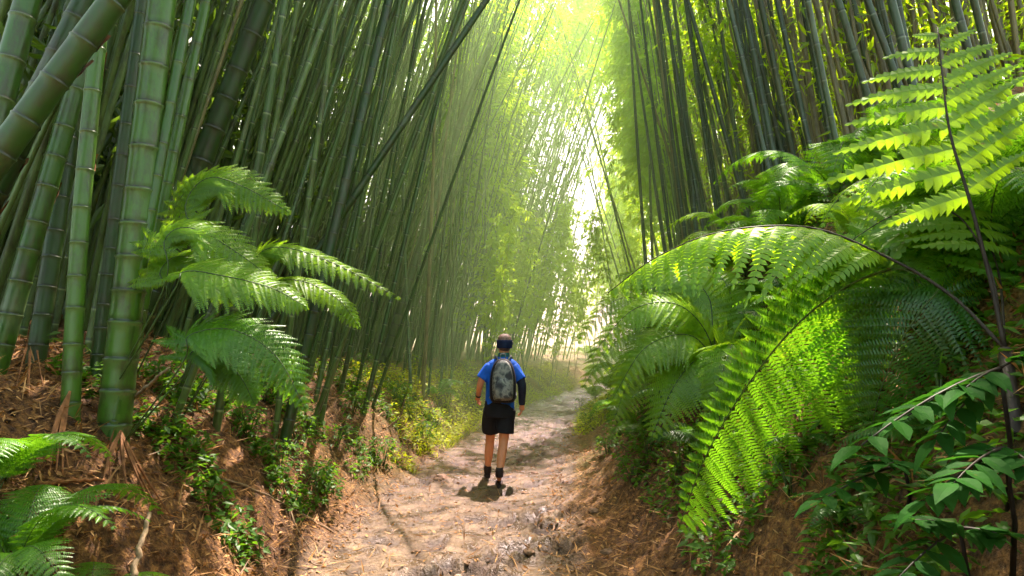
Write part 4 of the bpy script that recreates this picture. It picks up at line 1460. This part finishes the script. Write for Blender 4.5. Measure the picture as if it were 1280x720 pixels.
    part("hair", (hv, hf), M_hair, 0, 1)
    part("headband", loft([ring(.060, .055, 1.606, .088, .106), ring(.061, .055, 1.64, .096, .114), ring(.062, .055, 1.69, .099, .117), ring(.062, .055, 1.708, .096, .114)], 24, wob=.008), M_band)
    for sd in (-1, 1):
        bm = bmesh.new(); bmesh.ops.create_uvsphere(bm, u_segments=10, v_segments=8, radius=.011)
        m = bpy.data.meshes.new("eye"); bm.to_mesh(m); bm.free()
        obj("eye", m, M_black, root, (.062 + sd * .031, .160, 1.652))

    # backpack: rests on the back, its own thing
    bp = thing("backpack", "grey camouflage backpack with black side panels worn on the hiker's back", "backpack", root.location + Vector((.047, -.133, 1.01)))
    bp.scale = (0.93, 1.05, 1.07)
    prof = [(0, .125, .05), (.02, .165, .085), (.1, .180, .105), (.25, .180, .105), (.36, .165, .095), (.46, .125, .075), (.50, .075, .045), (.515, .03, .02)]

    def pack(k=1.0, oy=0.0, z0=0.0, z1=1.0, e=3.2, sides=24):
        v, f = [], []
        for (z, rx, ry) in prof:
            for q in range(sides):
                a = 2 * math.pi * q / sides
                ca, sa = math.cos(a), math.sin(a)
                v.append(Vector((math.copysign(abs(ca) ** (2 / e), ca) * rx * k, oy - .06 + math.copysign(abs(sa) ** (2 / e), sa) * ry * k, z0 + z * z1)))
        for j in range(len(prof) - 1):
            for q in range(sides):
                a, b = j * sides + q, j * sides + (q + 1) % sides
                f.append((a, b, b + sides, a + sides))
        f.append(tuple(range(sides))[::-1]); f.append(tuple((len(prof) - 1) * sides + q for q in range(sides)))
        return v, f
    part("main_compartment", pack(), M_black, 0, 1, bp)
    part("front_panel", pack(.80, -.058, .03, .90), M_pack, 0, 1, bp)
    part("front_pocket", pack(.66, -.120, .05, .48), M_pack, 0, 1, bp)
    for zz, w in ((.305, .120), (.10, .148)):
        v, f = loft([(Vector((-w, -.165 if zz > .2 else -.17, zz)), Vector((0, .012, 0)), Vector((0, 0, .012))), (Vector((0, -.205 if zz < .2 else -.18, zz)), Vector((0, .006, 0)), Vector((0, 0, .012))), (Vector((w, -.165 if zz > .2 else -.17, zz)), Vector((0, .012, 0)), Vector((0, 0, .012)))], 8, True, True)
        part("compression_strap", (v, f), M_black, 0, 1, bp)
    lp = [Vector((-.035, -.02, .50)), Vector((-.03, -.02, .56)), Vector((.03, -.02, .56)), Vector((.035, -.02, .50))]
    v, f = [], []
    tube(v, f, [catm(lp, i / 10) for i in range(11)], .009, .009, 6)
    part("grab_handle", (v, f), M_pack, 0, 0, bp)
    for sd in (-1, 1):
        sp = [Vector((sd * .06, .0, .47)), Vector((sd * .09, .04, .53)), Vector((sd * .105, .14, .53)), Vector((sd * .115, .245, .42)), Vector((sd * .125, .26, .25)), Vector((sd * .17, .16, .10)), Vector((sd * .17, .0, .05))]
        v, f = [], []
        tube(v, f, [catm(sp, i / 18) for i in range(19)], .018, .018, 6)
        part("shoulder_strap", (v, f), M_pack, 0, 1, bp)
    # holding a small bottle in the bare hand


build_hiker()

# ------------------------------------------------------------------ mist in the hollow beyond the hiker
def mist():
    m, nt = mat_new("morning_mist")
    out = N(nt, "ShaderNodeOutputMaterial")
    vs = N(nt, "ShaderNodeVolumeScatter")
    vs.inputs["Color"].default_value = (0.66, 1.0, 0.42, 1)
    vs.inputs["Density"].default_value = 0.020
    vs.inputs["Anisotropy"].default_value = 0.3
    nt.links.new(vs.outputs[0], out.inputs["Volume"])
    x0, x1, y0, y1, z0, z1 = -30, 40, 10.5, 70, -1, 22
    v = [(x, y, z) for z in (z0, z1) for y in (y0, y1) for x in (x0, x1)]
    f = [(0, 2, 3, 1), (4, 5, 7, 6), (0, 1, 5, 4), (2, 6, 7, 3), (0, 4, 6, 2), (1, 3, 7, 5)]
    o = obj("mist", new_mesh("mist", v, f), m)
    tag(o, "bright mist hanging in the hollow beyond the hiker", kind="stuff")


mist()

# ------------------------------------------------------------------ light
SUN_AZ, SUN_EL = R(15), R(60)     # azimuth clockwise from straight ahead (+Y)
w = bpy.data.worlds.new("World"); scene.world = w; w.use_nodes = True
nt = w.node_tree
bg = nt.nodes["Background"]
sky = nt.nodes.new("ShaderNodeTexSky"); sky.sky_type = "NISHITA"; sky.sun_disc = False
sky.sun_elevation = SUN_EL; sky.sun_rotation = SUN_AZ
sky.air_density = 1.0; sky.dust_density = 3.0
wbn = mixc(nt, 1.0, sky.outputs[0], (1.0, 0.90, 0.62), "MULTIPLY")   # camera white balance set for shade
nt.links.new(wbn, bg.inputs[0]); bg.inputs[1].default_value = 0.15
sd = bpy.data.lights.new("sun", "SUN"); sd.energy = 4.4; sd.angle = R(0.5); sd.color = (1.0, 0.90, 0.70)
so = bpy.data.objects.new("sun", sd); C.objects.link(so)
dirv = Vector((math.sin(SUN_AZ) * math.cos(SUN_EL), math.cos(SUN_AZ) * math.cos(SUN_EL), math.sin(SUN_EL)))
so.rotation_euler = dirv.to_track_quat("Z", "Y").to_euler()

scene.view_settings.view_transform = "Standard"
scene.view_settings.look = "None"
scene.view_settings.exposure = 0
cy = scene.cycles
# own mesh data per copy: one tight ray-tracing tree instead of hundreds of overlapping slanted boxes
for o in list(bpy.data.objects):
    if o.type == "MESH" and o.data.users > 1: o.data = o.data.copy()
cy.debug_use_spatial_splits = True
cy.film_exposure = 5.6
cy.max_bounces = 4; cy.diffuse_bounces = 3; cy.glossy_bounces = 1; cy.transmission_bounces = 3; cy.volume_bounces = 1
cy.use_adaptive_sampling = True; cy.adaptive_threshold = 0.04; cy.adaptive_min_samples = 12
cy.caustics_reflective = False; cy.caustics_refractive = False
cy.sample_clamp_indirect = 4.0
try:
    cy.use_denoising = True; cy.denoising_prefilter = 'ACCURATE'
    cy.denoiser = "OPENIMAGEDENOISE"
except Exception: pass
